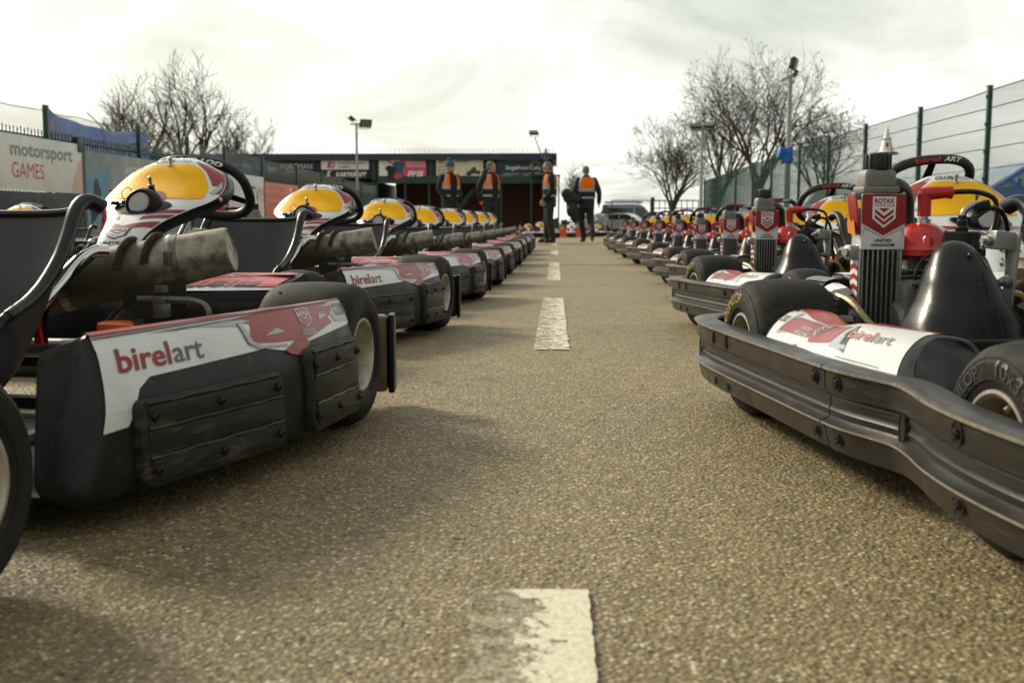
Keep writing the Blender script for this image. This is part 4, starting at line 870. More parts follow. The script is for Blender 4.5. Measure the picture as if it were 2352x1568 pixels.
mb.box((p.x, p.y, p.z-.25), (.34, .34, .03), bev=.01, m=1); mb.box((p.x-.02, p.y-.10, p.z-.1), (.05, .02, .09), m=2); mb.box((p.x, p.y, p.z+.015), (.17, .17, .012), bev=.004, m=1)
mb.obj('traffic_cone', ['board_white', 'board_dark', 'sign_red'], label='white cone with a red mark propped up high behind the green mesh', cat='cone')
mb = MB(); mb.box((p.x, p.y, (p.z-.27+gz(21))/2), (.05, .05, p.z-.27-gz(21))); mb.box((p.x, p.y, p.z-.272), (.4, .4, .01)); mb.obj('cone_stand', 'galvanised', label='slim grey stand carrying the white cone behind the green mesh', cat='stand')
# left boundary: pickets, boards and net
LX = XD-8.5
lf = thing('picket_fence', 'green picket and netting fence carrying advertising boards behind the silencer row', 'fence', (LX, 13, 0))
LY = [12.6, 15.6, 17.8, 19.05, 21.8, 24.7, 27.5, 31.05, 35.2, 39, 43, 47, 51]
for i, y in enumerate(LY):
    g = gz(y); tall = 1.9 if i == 3 else (2.36 if i > 1 else 2.2); mb = MB(); mb.box((0, y-13, g+tall/2+.04), (.08 if i != 3 else .1, .08, tall), bev=.006)
    if i == 3: mb.box((.02, y-13.12, g+1.82), (.1, .22, .26), bev=.01)
    mb.obj('post', 'green_paint', lf)
    if i == len(LY)-1: break
    y2 = LY[i+1]; n = max(2, int((y2-y)/.115)); mb = MB()
    for k in range(n):
        yy = y+(y2-y)*k/n-13; gg = gz(yy+13); bar(mb, (-.03, yy, gg+.05), (-.03, yy, gg+1.98+random.uniform(-.01, .01)), .011, 4)
    for z in (.3, 1.86): bar(mb, (-.03, y-13, g+z), (-.03, y2-13, gz(y2)+z), .018, 4)
    mb.obj('picket_panel', 'green_paint', lf)
    mb = MB(); st = .075; hgt = 2.27
    k = -int(.5/st)
    y0 = y-13; L = y2-y
    q = 0
    while q < L+.42:
        for s in (-1, 1):
            a0 = q if s < 0 else L-q; pts = [(a0, 1.9), (a0+s*.42, hgt+.05)] if True else None
            a, b = pts
            if s > 0: a, b = (a0, 1.9), (a0+.42, hgt+.05)
            else: a, b = (a0, 1.9), (a0-.42, hgt+.05)
            lo_, hi_ = min(a[0], b[0]), max(a[0], b[0])
            if hi_ <= 0 or lo_ >= L: continue
            def clip(p, o):
                if p[0] < 0: t = (0-p[0])/(o[0]-p[0]); return (0, p[1]+(o[1]-p[1])*t)
                if p[0] > L: t = (L-p[0])/(o[0]-p[0]); return (L, p[1]+(o[1]-p[1])*t)
                return p
            a2, b2 = clip(a, b), clip(b, a); bar(mb, (-.035, y0+a2[0], g+a2[1]), (-.035, y0+b2[0], g+b2[1]), .0028, 3)
        q += st
    mb.tube([(-.035, y0+L*q_/6, g+hgt+.05-.04*math.sin(q_/6*math.pi)) for q_ in range(7)], .006, 4); mb.obj('net_panel', 'net_cord', lf, 0)
def board(name, label, y0, y1, z0, z1, base, art, mats, x=None, cat='banner', frame_=True):
    """advertising board facing the lane: art(D, W, H) lays flat shapes on it, u along the lane and v up, in metres"""
    x = (LX+.055) if x is None else x; g = gz((y0+y1)/2); W, H = y1-y0, z1-z0; mb = MB()
    mb.box((-.009, W/2, H/2), (.018, W, H), bev=.003); o = mb.obj(name, base, label=label, cat=cat); o.location = (x, y0, g+z0)
    d = MB(); S = plane((0.0, 0, 0), (0, 1, 0), (0, 0, 1))
    art(lambda polys, m, lay=1: d.decal(S, polys, .0015*lay, m, 0, 0), W, H)
    if d.v: d.obj('print', mats, o, 0)
    return o
rect = lambda a, b, c, e: [[(a, b), (c, b), (c, e), (a, e)]]
def art_ms(D, W, H):
    D(word('motorsport', .40, 2.55, .55, .21, .03), 0); D(word('GAMES', .42, 1.48, .20, .24, 0), 1)
    D([[(2.45, .0), (2.92, .0), (2.92, .62), (2.8, .55), (2.6, .3)]], 2); pass
board('advert_board', 'white advertising board reading motorsport GAMES with a pink arc in its corner', 16.05, 18.98, .96, 1.83, 'board_white', art_ms, ['board_grey', 'board_red', 'board_blush', 'board_salmon'])
def art_low(D, W, H): pass
board('lower_board', 'dark grey blank panel below the motorsport GAMES board', 16.05, 18.98, .1, .95, 'board_dark', art_low, ['board_dark'], cat='panel')
def art_arg(D, W, H):
    D([[(0, .25), (.5, .4), (.9, .8), (1.1, 1.3), (.2, 1.3), (0, 1.1)]], 0); D([[(.15, .3), (.55, .55), (.62, .95), (.45, 1.1), (.3, .9), (.1, .8)]], 1, 2); D([circ(.42, 1.0, .12, .16)], 4, 3)
    D([[(.5, .0), (1.0, .0), (.95, .45), (.75, .8), (.6, .5)]], 2, 2); D([[(.75, .2), (1.0, .3), (.95, .7), (.8, .6)]], 5, 3)
    D(word('ARGENTINA', 1.75, 3.4, 1.27, .17, .01), 3, 2); D(rect(1.85, 1.16, 2.6, 1.19), 6, 2); D(rect(1.85, 1.06, 2.4, 1.08), 6, 2)
board('advert_board', 'misty blue photo board lettered ARGENTINA, between two green fence posts', 19.12, 24.6, .1, 1.74, 'board_mist', art_arg, ['board_sky', 'board_navy', 'board_blue', 'board_white', 'board_dark', 'board_yellow', 'board_cyan'])
board('advert_board', 'dark blue plain board on the picket fence before the white one', 24.8, 27.4, .3, 1.72, 'board_blue', lambda D, W, H: D([[(0, 0), (W*.6, 0), (W*.2, H), (0, H)]], 0), ['board_navy'])
def art_tm(D, W, H):
    D([[(1.5, .95), (1.62, 1.0), (1.35, .72), (1.7, .42), (1.4, .2), (1.5, .14), (1.85, .42), (1.52, .70)]], 0); D([[(1.28, .88), (1.40, .94), (1.62, 1.02), (1.3, .95)]], 0)
    D(word('TV', 2.0, 2.9, .42, .45, .0), 1); D(word('M', 2.95, 3.35, .42, .45, .0), 2)
board('advert_board', 'white board with an angular red emblem beside the salmon sign', 27.6, 30.95, .62, 1.78, 'board_white', art_tm, ['board_red', 'board_dark', 'board_salmon'])
def art_rc(D, W, H):
    D(word('ROTAX TRUS', .3, 2.2, .92, .13, .03), 0); D(word('RACING CHALLENGE', .3, 2.8, .70, .13, .03), 0); D(word('2024 SERIES', .3, 1.5, .45, .10, .02), 0); D(rect(2.9, .45, 3.2, .56), 0)
    D(rect(2.9, .95, 3.2, 1.05), 2); D(rect(3.3, .95, 3.6, 1.05), 1); D([[(3.3, 0), (4.05, 0), (4.05, 1.12), (3.6, .6)]], 1, 2); D(word('ENTER NOW AT THE TRACK', .4, 2.7, .2, .06, 0), 0)
board('advert_board', 'salmon red board with dark lines of writing, farthest on the picket fence', 31.1, 35.15, .55, 1.70, 'board_salmon', art_rc, ['faded_red', 'board_red', 'board_white'])
# a blue flag tied along the net
mb = MB(); FW_, FH = 4.8, 1.05
def SF(u, v_):   # u 0..1 along, v 0..1 up
    top = lerp_tab([(0, 2.42), (.08, 2.34), (.35, 2.22), (.6, 2.20), (.85, 2.30), (1, 2.36)], u); bot = lerp_tab([(0, 1.30), (1, 1.38)], u)
    return V((-.10+.05*math.sin(u*14+v_*2)*(.4+.6*v_)+.03*math.sin(u*31), FW_*u, bot+(top-bot)*v_))
mb.grid(SF, [k/48 for k in range(49)], [k/8 for k in range(9)]); fl = mb.obj('flag', 'flag_blue', label='long sagging blue flag lettered RESPECT tied along the top of the picket fence', cat='flag'); fl.location = (LX-.02, 17.85, gz(18))
d = MB(); d.decal(SF, word('RESPECT', .56, .98, .40, .34, .02), .006, 0, .03, .1); d.decal(SF, word('HEALTH &', .14, .52, .40, .34, .02), .006, 0, .03, .1); d.decal(SF, [[(.02, .35), (.09, .6), (.11, .95), (.05, .8)], [(.12, .5), (.15, .9), (.17, .5)]], .006, 0, .03, .1); d.obj('lettering', 'flag_white', fl, 0)
# ---------------------------------------------------------------- garage block at the end of the lane
BY = 72.0; gB = gz(BY)
def bx(x): return at(x, 450, BY).x
def bzz(y): return at(1176, y, BY).z
x0, x1 = -34.0, bx(1270); zt = bzz(353); zl = bzz(411)
bld = thing('garage_block', 'long dark green garage block with an open bay and signs under its flat roof', 'building', ((x0+x1)/2, BY, gB)); cx = (x0+x1)/2; W = x1-x0
def part(name, m, *boxes, parent=None):
    mb = MB()
    for c, sz in boxes: mb.box((c[0]-cx, c[1]-BY, c[2]-gB), sz)
    return mb.obj(name, m, parent or bld)
xo = bx(868)
part('wall', 'dark_green_cladding', (((x0+xo)/2, BY+4, (gB+zl)/2-.2), (xo-x0, 8, zl-gB)), ((cx, BY+4, (zl+zt-.5)/2), (W, 8, zt-.5-zl)))
mb = MB(); mb.box((x1-.2-cx, 4, (zl-gB)/2), (.4, 7.8, zl-gB)); mb.obj('side_wall', 'green_paint', bld)
part('back_wall', 'brick_wall', (((xo+x1)/2, BY+6.5, (gB+zl)/2), (x1-xo-.5, .2, zl-gB)))
rf = part('roof', 'navy_fascia', ((cx, BY+3.85, zt-.22), (W+.5, 8.5, .44)))
mb = MB()
for k in range(120): mb.box((-W/2+W*k/119, -.35, zt-gB+.14), (.02, .02, .3))
for z in (.0, .14, .28): mb.box((0, -.35, zt-gB+z), (W, .015, .015))
mb.obj('roof_railing', 'galvanised', rf, 0)
part('lintel', 'green_paint', (((xo+x1)/2, BY-.06, zl-.05), (x1-xo, .14, .5)))
for px_ in (930, 985, 1040, 1150): mb = MB(); mb.box((bx(px_)-cx, .25, (zl-gB)/2-.1), (.14, .14, zl-gB-.2)); mb.obj('column', 'green_paint', bld)
for px_ in (745, 860, 990, 1120): mb = MB(); mb.box((bx(px_)-cx, -.05, (zl+zt)/2-gB-.2), (.18, .12, zt-zl-.1)); mb.obj('fascia_post', 'green_paint', bld)
def sign(name, label, p0, p1, y0, y1, base, art, mats, off=.12):
    a, b = bx(p0), bx(p1); z1, z0 = bzz(y0), bzz(y1); Wd, H = b-a, z1-z0; mb = MB(); mb.box((Wd/2, .03, H/2), (Wd, .06, H), bev=.01); o = mb.obj(name, base, label=label, cat='sign'); o.location = (a, BY-off, z0)
    d = MB(); S = plane((0, 0, 0), (1, 0, 0), (0, 0, 1)); art(lambda polys, m, lay=1: d.decal(S, [[(u*Wd, v_*H) for u, v_ in p] for p in polys], .006*lay, m, 0, 0)); d.obj('print', mats, o, 0); return o
sign('advert_sign', 'navy sign reading PORTMAN with a pale blue arrow, under the garage roof', 612, 724, 363, 402, 'board_navy', lambda D: (D(word('PORTMAN', .32, .96, .38, .30, .01), 0), D([[(.06, .12), (.26, .36), (.04, .62)]], 1), D(word('MOTORSPORT', .40, .9, .16, .10, 0), 0)), ['pale_text', 'board_teal'])
sign('advert_sign', 'blue poster at the dim end of the garage block behind the netting', 478, 602, 356, 405, 'board_blue', lambda D: (D([[(0, 0), (.4, 0), (.2, 1), (0, 1)]], 0), D([[(.55, 0), (.9, .2), (.7, .8)]], 1)), ['board_sky', 'board_teal'])
sign('advert_sign', 'white sign reading motorsport GAMES with a red emblem, above KARTKRAFT', 740, 849, 367, 389, 'board_white', lambda D: (D(word('motorsport', .35, .90, .55, .26, .015), 0), D(word('GAMES', .35, .62, .14, .26, .012), 1), D([[(.15, .8), (.31, .8), (.29, .66), (.22, .66), (.19, .3), (.26, .3), (.265, .42), (.23, .42), (.235, .54), (.295, .54), (.27, .16), (.12, .16)]], 1)), ['board_dark', 'board_red'])
sign('advert_sign', 'black sign lettered KARTKRAFT directly under the white one', 741, 849, 389.6, 411, 'board_black', lambda D: (D(word('KARTKRAFT', .30, .95, .28, .44, .04, .15), 0), D(word('K', .10, .21, .25, .62, .04, .3), 0)), ['board_white'])
def art_fms(D):
    D([[(0, 0), (.3, 0), (.38, .6), (.12, 1), (0, 1)]], 0); D([[(.2, 1), (.45, .55), (.55, .7), (.42, 1)]], 0, 2); D([[(.14, .62), (.22, .72), (.3, .66), (.42, .6), (.42, .5), (.36, .48), (.36, .02), (.18, .02), (.18, .45), (.13, .48)]], 1, 3)
    D([[(.28, .8), (.34, .9), (.44, .9), (.54, .82), (.56, .64), (.51, .62), (.51, .04), (.36, .04), (.36, .6), (.3, .66)]], 2, 4); D([circ(.4, .17, .085, .17)], 3, 5); D(word('FMS', .60, .95, .17, .24, .06, .2), 0, 2); D(word('SPORTSWEAR', .58, .98, .80, .10, .02), 0, 2); D(word('MERCHANDISE', .58, .98, .64, .10, .02), 0, 2)
sign('advert_sign', 'pink and white clothing sign lettered FMS with printed shirts', 872, 980, 366.5, 412, 'board_pink', art_fms, ['board_white', 'board_black', 'board_blue', 'board_red'])
def art_kc(D):
    D(word('K', .05, .13, .76, .17, .05, .2), 0); D(word('C', .12, .2, .76, .17, .05, .2), 0); D(word('RACE', .42, .52, .80, .10, .04, .2), 0); D(word('KARTS', .54, .68, .80, .10, .02, .2), 1); D(rect(.05, .68, .66, .70), 0)
    for k, (u, st) in enumerate(((.40, 'Drivers wanted'), (.26, 'Sales'), (.38, 'Service'), (.24, 'Parts'))): D(word(st, .04, u, .55-.14*k, .08, .01), 1)
    D([[(.62, .2), (.66, .34), (.74, .42), (.78, .62), (.84, .58), (.86, .4), (.96, .38), (.92, .26), (.8, .22)]], 1); D([circ(.70, .22, .05, .1)], 1, 2); D([circ(.90, .28, .04, .09)], 1, 2); D([circ(.79, .62, .025, .06)], 2, 3)
sign('advert_sign', 'cream sign with an orange heading and a drawn racer, left of the navy sign', 1003, 1110, 364.5, 410, 'board_cream', art_kc, ['board_red', 'board_dark', 'board_white'])
def art_sp(D):
    for a, b, m in ((0, .30, 2), (.30, .53, 3), (.53, .86, 4), (.86, 1, 5)): D(rect(a, 0, b, .13), m)
    D(word('SinglePoint', .16, .63, .42, .17, .015), 0); D(word('Calls', .66, .86, .42, .17, .015), 0); D(arc_band(.765, .55, .11, .125, -60, 180, 20) and [[(.765+r*math.cos(R(a))*.95, .52+r*2.2*math.sin(R(a))) for r, a in ((.115, p), (.13, p), (.13, p+14), (.115, p+14))] for p in range(-100, 186, 13)], 2, 2)
    D(word('business telephone and broadband', .15, .88, .84, .06, 0), 2); D(word('telephone  email  online', .1, .95, .19, .06, 0), 0)
sign('advert_sign', 'navy sign reading SinglePoint Calls over a strip of coloured blocks', 1144, 1256, 362.5, 409, 'board_navy', art_sp, ['board_white', 'board_dark', 'board_lime', 'board_purple', 'board_yellow', 'board_cyan'])
mb = MB(); a, b = bx(905), bx(968); mb.prism([(0, 0), (b-a, 0), (b-a, 1.35), ((b-a)*.7, 1.1), ((b-a)*.4, 1.5), (0, 1.3)], (a, BY+1.2, gB+.02), (1, 0, 0), (0, 0, 1), .7); mb.obj('covered_stack', 'green_paint', label='waist-high stack under a green sheet inside the open garage bay', cat='stack')
mb = MB(); mb.box((bx(980), BY+.9, gB+.45), (.75, .6, .9), bev=.06); mb.obj('storage_box', 'sign_red', label='plain red box on the floor of the open garage bay', cat='box')
mb = MB(); p0_, p1_ = V((bx(1010), BY+1.5, gB+.2)), V((bx(1085), BY+1.5, zl-.6)); dv = p1_-p0_
for s in (0, 1): mb.box((p0_+p1_)/2+V((0, s*.9, 0)), (dv.length, .06, .28), (0, -math.atan2(dv.z, dv.x), 0))
for k in range(11): mb.box(p0_+dv*((k+.5)/11)+V((0, .45, 0)), (.28, .84, .04))
mb.obj('stairs', 'green_paint', label='green metal stair rising inside the open garage bay', cat='stairs')
px0 = at(1252, 402, BY-1.2); mb = MB(); mb.box((px0.x, BY-.9, px0.z-.04), (2.0, 1.5, .08), bev=.01)
for s in (-1, 1): mb.box((px0.x+s*.9, BY-1.55, (px0.z-.08+gB)/2), (.1, .1, px0.z-.08-gB))
mb.obj('lookout_platform', 'green_paint', label='small green lookout platform at the corner of the garage block', cat='platform')
# ---------------------------------------------------------------- floodlight poles
def flood(mb, c, yaw, pitch, s=1.0):
    Rm = Matrix.Rotation(yaw, 3, 'Z') @ Matrix.Rotation(pitch, 3, 'X'); c = V(c)
    mb.box(c, (.62*s, .14*s, .42*s), Rm, .03); mb.box(c+Rm @ V((0, -.075*s, 0)), (.54*s, .01, .34*s), Rm, 0, 1)
    for k in range(5): mb.box(c+Rm @ V((-.2*s+.1*k*s, .09*s, 0)), (.015, .06*s, .34*s), Rm)
    mb.tube([c+Rm @ V((-.33*s, 0, 0)), c+Rm @ V((-.33*s, .1*s, -.3*s)), c+Rm @ V((0, .1*s, -.34*s)), c+Rm @ V((.33*s, .1*s, -.3*s)), c+Rm @ V((.33*s, 0, 0))], .018, 5)
def pole(px_, ytop, Y, r, label, heads, arm):
    b = at(px_, 500, Y); g = gz(Y); zt_ = at(px_, ytop, Y).z; t_ = thing('lamp_post', label, 'lamp post', (b.x, Y, g)); h = zt_-g
    mb = MB(); mb.lathe([(0, r*1.8), (.5, r*1.8), (.55, r*1.1), (h*.5, r), (h, r*.8)], (0, 0, 0), (0, 0, 1), 10); mb.box((0, 0, .02), (.4, .4, .04)); mb.obj('pole', 'galvanised', t_)
    a = MB(); a.box((arm[0], 0, h+arm[1]), (arm[2], .07, .07), (0, arm[3], 0)); a.obj('cross_arm', 'galvanised', t_)
    for c, yaw, pit, s in heads: f = MB(); flood(f, (c[0], c[1], h+c[2]), yaw, pit, s); f.obj('floodlight', ['lamp_black', 'cast_grey'], t_)
    return t_
pole(822, 283, 55, .07, 'slim pole with two floodlights standing before the garage block', (((.48, 0, -.02), .5, .5, 1.0), ((-.26, 0, .22), -1.2, .9, .8)), (.1, -.05, .8, 0))
pole(1806, 178, 33, .085, 'tall grey pole with a floodlight on a slanted arm among bare trees', (((.10, 0, .40), 1.2, .25, .85), ((.16, 0, .12), 1.5, .2, .45)), (-.02, .03, .6, -.5))
pole(1609, 296, 47, .07, 'shorter grey pole with twin floodlights at the far end of the green fence', (((-.3, 0, .12), .3, -.9, .75), ((.3, 0, .16), -.3, -.9, .75)), (0, -.02, .95, -.12))
t_ = thing('roof_floodlight', 'black floodlight on a slanting arm at the garage roof edge', 'floodlight', (bx(1243), BY-.2, zt-.1)); mb = MB(); mb.tube([(0, 0, 0), (-.42, 0, 1.15)], .035, 6); mb.obj('arm', 'galvanised', t_); mb = MB(); flood(mb, (-.5, 0, 1.45), .2, -.9, .95); mb.obj('floodlight', ['lamp_black', 'cast_grey'], t_)
# ---------------------------------------------------------------- bare trees
def tree(px_, Y, ytop, halfw, label, seed, leafy=0, lean=0, split=.28, twigs=1.0, tr=.013, tk_=.024):
    rnd = random.Random(seed); b = at(px_, 480, Y); g = gz(Y); H = at(px_, ytop, Y).z-g
    root = thing('bare_tree', label, 'tree', (b.x, Y, g)); tk, tw, lf_ = MB(), MB(), MB(); cen = V((lean*H*.3, 0, H*.60)); ext = V((halfw, halfw*.85, H*.44))
    def inside(p): q = p-cen; return (q.x/ext.x)**2+(q.y/ext.y)**2+(q.z/ext.z)**2
    def grow(p, d, L, r, lev):
        n = 4 if lev < 3 else 3; pts = [p]; rad = [r]; dd = d.copy()
        for k in range(n):
            dd = (dd+V((rnd.uniform(-1, 1), rnd.uniform(-1, 1), rnd.uniform(-.5, .9)))*(.16 if lev < 2 else .24)).normalized(); pts.append(pts[-1]+dd*(L/n)); rad.append(r*(1-.45*(k+1)/n))
            if lev > 1 and inside(pts[-1]) > 1.12: break
        (tk if lev < 3 else tw).tube(pts, rad, 6 if lev < 2 else (4 if lev < 3 else 3), 0, False, False)
        if lev >= 5 or inside(pts[-1]) > 1.1:
            if leafy and rnd.random() < leafy:
                for _ in range(3):
                    c = pts[-1]+V((rnd.uniform(-.15, .15), rnd.uniform(-.15, .15), rnd.uniform(-.15, .1))); u = V((rnd.uniform(-1, 1), rnd.uniform(-1, 1), rnd.uniform(-1, 1))).normalized()*.055; w_ = u.cross(V((.3, .5, .8))).normalized()*.04; lf_.add([c-u, c+w_, c+u, c-w_], [[0, 1, 2, 3]])
            return
        kids = {0: 5, 1: 5, 2: 5, 3: 4, 4: int(3.4*twigs)}[lev]
        for k in range(kids):
            q = (.55+.45*(k+1)/kids) if lev == 0 else (.22+.78*(k+.6)/kids); f = min(q*(len(pts)-1), len(pts)-1.001); i = int(f); o = pts[i].lerp(pts[i+1], f-i)
            ax, ay, _ = frame(dd); a = k*2.4+rnd.uniform(-.5, .5)+lev; spread = rnd.uniform(.5, .9) if lev else rnd.uniform(.35, .62)
            nd = (dd*math.cos(spread)+(ax*math.cos(a)+ay*math.sin(a))*math.sin(spread)+V((0, 0, .12))).normalized()
            grow(o, nd, L*({0: 1.35, 1: .78, 2: .66, 3: .62, 4: .62}[lev])*rnd.uniform(.8, 1.15), max(tr, rad[i]*{0: .66, 1: .55, 2: .45, 3: .45, 4: .5}[lev]), lev+1)
    grow(V((0, 0, -.1)), V((lean, 0, 1)).normalized(), H*split, H*tk_, 0)
    tk.obj('trunk', 'bark', root); c = tw.obj('crown', 'twig', root, 0)
    if lf_.v: lf_.obj('withered_leaves', 'leaf_brown', root, 0)
tree(452, 86, 138, 4.0, 'tallest bare tree beyond the blue flag, dark forked trunk under a round crown', 3, .08, .02, .30, 1.8, .019, .033)
tree(330, 88, 178, 3.7, 'bare tree just above the end of the blue flag, shorter than its neighbour', 8, .05, -.1, .30, 1.8, .018, .033)
tree(545, 84, 240, 2.6, 'low bare tree leaning away beside the tallest tree near the garage block', 21, 0, .25, .26, 1.5, .017, .033)
tree(1735, 70, 108, 5.2, 'largest bare tree, wide twiggy crown behind the green mesh fence and tall lamp pole', 41, .22, -.03, .30, 1.8, .0105)
tree(1632, 74, 205, 3.3, 'mid-sized bare tree with withered leaves beside the shorter lamp pole', 52, .3, .05, .31, 1.5, .011)
tree(1545, 72, 258, 3.5, 'spreading bare tree with twin trunks above the parked van', 14, .08, -.05, .26, 1.5, .011)
tree(1880, 68, 245, 2.8, 'small bare tree with clumps of brown leaves behind the fence posts', 17, .5, .12, .32, 1.3, .011)
tree(1322, 92, 372, 1.6, 'thin sapling with few twigs at the open end of the lane', 30, 0, 0, .3, .5)
# ---------------------------------------------------------------- parked vehicles
def car(loc, rz, label, paint, kind='car', cat='car', group=None, glass='car_glass'):
    """front towards -y"""
    if kind == 'van': L, Wd, H = 5.2, 1.95, 2.35; prof = [(-2.6, .30), (-2.62, .62), (-2.5, .95), (-1.75, 1.18), (-.95, 2.12), (-.6, 2.30), (0, 2.35), (2.45, 2.33), (2.6, 2.2), (2.6, .30)]; win = [(-1.62, 1.22), (-.98, 2.02), (-.25, 2.06), (-.25, 1.22)]; rear = [(-.05, 1.25), (-.05, 2.02), (2.35, 2.02), (2.35, 1.25)]; ws = ((-1.70, 1.22), (-.99, 2.06)); wy = (-1.65, 1.55); wr = .34
    else: L, Wd, H = 4.2, 1.78, 1.46; prof = [(-2.1, .28), (-2.13, .5), (-2.05, .72), (-1.2, .93), (-.55, 1.34), (-.2, 1.44), (.5, 1.46), (1.35, 1.38), (1.9, 1.02), (2.1, .95), (2.12, .4), (2.05, .28)]; win = [(-.98, .97), (-.45, 1.31), (.18, 1.36), (.18, .97)]; rear = [(.26, .97), (.26, 1.36), (1.15, 1.30), (1.55, 1.0)]; ws = ((-1.14, .96), (-.52, 1.36)); wy = (-1.3, 1.25); wr = .31
    o = thing('parked_van' if kind == 'van' else 'parked_car', label, cat, loc, rz, group); mb = MB(); rows = []
    for x, k in ((-Wd/2, .93), (-Wd/2+.03, .985), (-Wd/2+.10, 1), (0, 1.01), (Wd/2-.10, 1), (Wd/2-.03, .985), (Wd/2, .93)):
        tum = lambda z: 1-.10*max(0, (z-.95))/(H-.95)
        rows.append([V((x*tum(z), y*(1-(1-k)*.3), .28+(z-.28)*(1-(1-k)*.25))) for y, z in prof])
    mb.loft(rows, 0, True, True, True); bo = mb.obj('body', paint, o, 30)
    for s in (-1, 1):
        for w_, nm in ((win, 'side_window'), (rear, 'side_window')):
            g_ = MB(); g_.add([V((s*(Wd/2+.004)*(1-.10*max(0, z-.95)/(H-.95))*1.0, y, z)) for y, z in w_]+[V((s*(Wd/2-.03)*(1-.10*max(0, z-.95)/(H-.95)), y, z)) for y, z in w_], [[0, 1, 2, 3], [4, 5, 6, 7], [0, 1, 5, 4], [1, 2, 6, 5], [2, 3, 7, 6], [3, 0, 4, 7]]); g_.obj(nm, glass, o, 0)
        m_ = MB(); m_.box((s*(Wd/2+.09), ws[0][0]+.35, ws[0][1]+.08), (.16, .09, .13), bev=.03); m_.obj('wing_mirror', paint, o)
        h = MB(); h.box((s*(Wd/2-.28), prof[2][0]+.06, prof[2][1]-.08), (.36, .14, .16), bev=.04); h.obj('headlight', 'lamp_clear', o)
        t2 = MB(); t2.box((s*(Wd/2-.16), prof[-2][0]-.01, .78 if kind != 'van' else 1.0), (.26, .08, .16 if kind != 'van' else .4), bev=.03); t2.obj('tail_light', 'tail_red', o)
        for y in wy:
            wh = MB(); wh.lathe([(-.11, wr-.03), (-.1, wr), (.09, wr), (.11, wr-.04), (.115, wr*.62)], (s*(Wd/2-.10), y, wr), (s, 0, 0), 22); wo = wh.obj('wheel', 'tyre_rubber', o); ri = MB(); ri.lathe([(.10, wr*.66), (.118, wr*.64), (.10, wr*.5), (.11, .05), (.12, .001)], (s*(Wd/2-.10), y, wr), (s, 0, 0), 16); ri.obj('rim', 'aluminium', wo)
    (ya, za), (yb, zb) = ws; n_ = V((0, -(zb-za), (yb-ya))).normalized()*.012
    if n_.y > 0: n_ = -n_
    g_ = MB(); hw = Wd/2-.12; q = [V((-hw, ya+.03, za+.02)), V((hw, ya+.03, za+.02)), V((hw*.9, yb, zb-.02)), V((-hw*.9, yb, zb-.02))]; g_.add([p+n_ for p in q]+[p-n_*2 for p in q], [[0, 1, 2, 3], [4, 5, 6, 7], [0, 1, 5, 4], [1, 2, 6, 5], [2, 3, 7, 6], [3, 0, 4, 7]]); g_.obj('windscreen', glass, o, 0)
    if kind != 'van': g_ = MB(); q = [V((-hw*.85, 1.42, 1.36)), V((hw*.85, 1.42, 1.36)), V((hw*.9, 1.90, 1.05)), V((-hw*.9, 1.90, 1.05))]; n2 = V((0, .5, .8)).normalized()*.014; g_.add([p+n2 for p in q]+[p-n2*2 for p in q], [[0, 1, 2, 3], [4, 5, 6, 7], [0, 1, 5, 4], [1, 2, 6, 5], [2, 3, 7, 6], [3, 0, 4, 7]]); g_.obj('rear_window', glass, o, 0)
    pl_ = MB(); pl_.box((0, prof[1][0]-.012, .46), (.5, .015, .11), bev=.004); pl_.obj('number_plate', 'board_white', o); gr = MB(); gr.box((0, prof[1][0]-.004, .62), (.9, .03, .12), bev=.02); gr.obj('grille', 'lamp_black', o)
    return o
def at_g(px_, Y): p = at(px_, 500, Y); return V((p.x, Y, gz(Y)))
v_ = car(at_g(1455, 92), R(80), 'blue grey van with a black roof rack parked beyond the wire gate', 'car_blue_grey', 'van', 'van')
mb = MB()
for k in range(9): mb.box((0, -.6+k*.36, 2.47), (1.5, .05, .05))
for s in (-1, 1): mb.box((s*.75, .85, 2.50), (.05, 3.1, .12)); mb.box((s*.7, -.4, 2.4), (.04, .04, .16)); mb.box((s*.7, 2.1, 2.4), (.04, .04, .16))
mb.obj('roof_rack', 'lamp_black', v_)
car(at_g(1437, 80), R(68), 'white car parked side-on in front of the blue grey van', 'car_white')
car(at_g(1388, 86), R(40), 'dark grey car nose-on left of the parked white car', 'car_dark')
car(at_g(1340, 84), R(184), 'white car seen from behind with red tail lights past the orange kart', 'car_white')
car((XD+9.45, 21.4, gz(21.4)), R(-90), 'bright blue car with pale windows nosed up close behind the green mesh', 'car_blue', 'car', 'car', None, 'pale_glass').scale = (1.15,)*3
car((XD+8.0, 28.5, gz(28)), R(4), 'white car behind the green mesh, seen between two fence posts', 'car_white')
car((XD+9.9, 35.5, gz(35)), R(2), 'silver car behind the green mesh, farther along than the white one', 'car_silver')
# wire gate, warning sign at the far end
gt = thing('wire_gate', 'thin wire mesh gate on a green post in front of the parked vehicles', 'gate', at_g(1450, 58)); gx = at_g(1450, 58).x
mb = MB(); xa, xb = at_g(1405, 58).x-gx, at_g(1494, 58).x-gx
for z in (1.86, .1): bar(mb, (xa, 0, z), (xb, 0, z), .025)
for x in (xa, xb): bar(mb, (x, 0, 0), (x, 0, 1.86), .03)
for k in range(28): bar(mb, (xa+(xb-xa)*k/28, 0, .1), (xa+(xb-xa)*k/28, 0, 1.86), .003, 3)
mb.obj('gate_leaf', 'green_wire', gt, 0); mb = MB(); mb.box((xb+.1, 0, 1.0), (.2, .14, 2.05)); mb.obj('post', 'green_paint', gt)
mb = MB(); xc = at_g(1605, 58).x-gx
for z in (1.86, 1.45, 1.1): bar(mb, (xb+.2, .3, z), (xc, .3, z), .03)
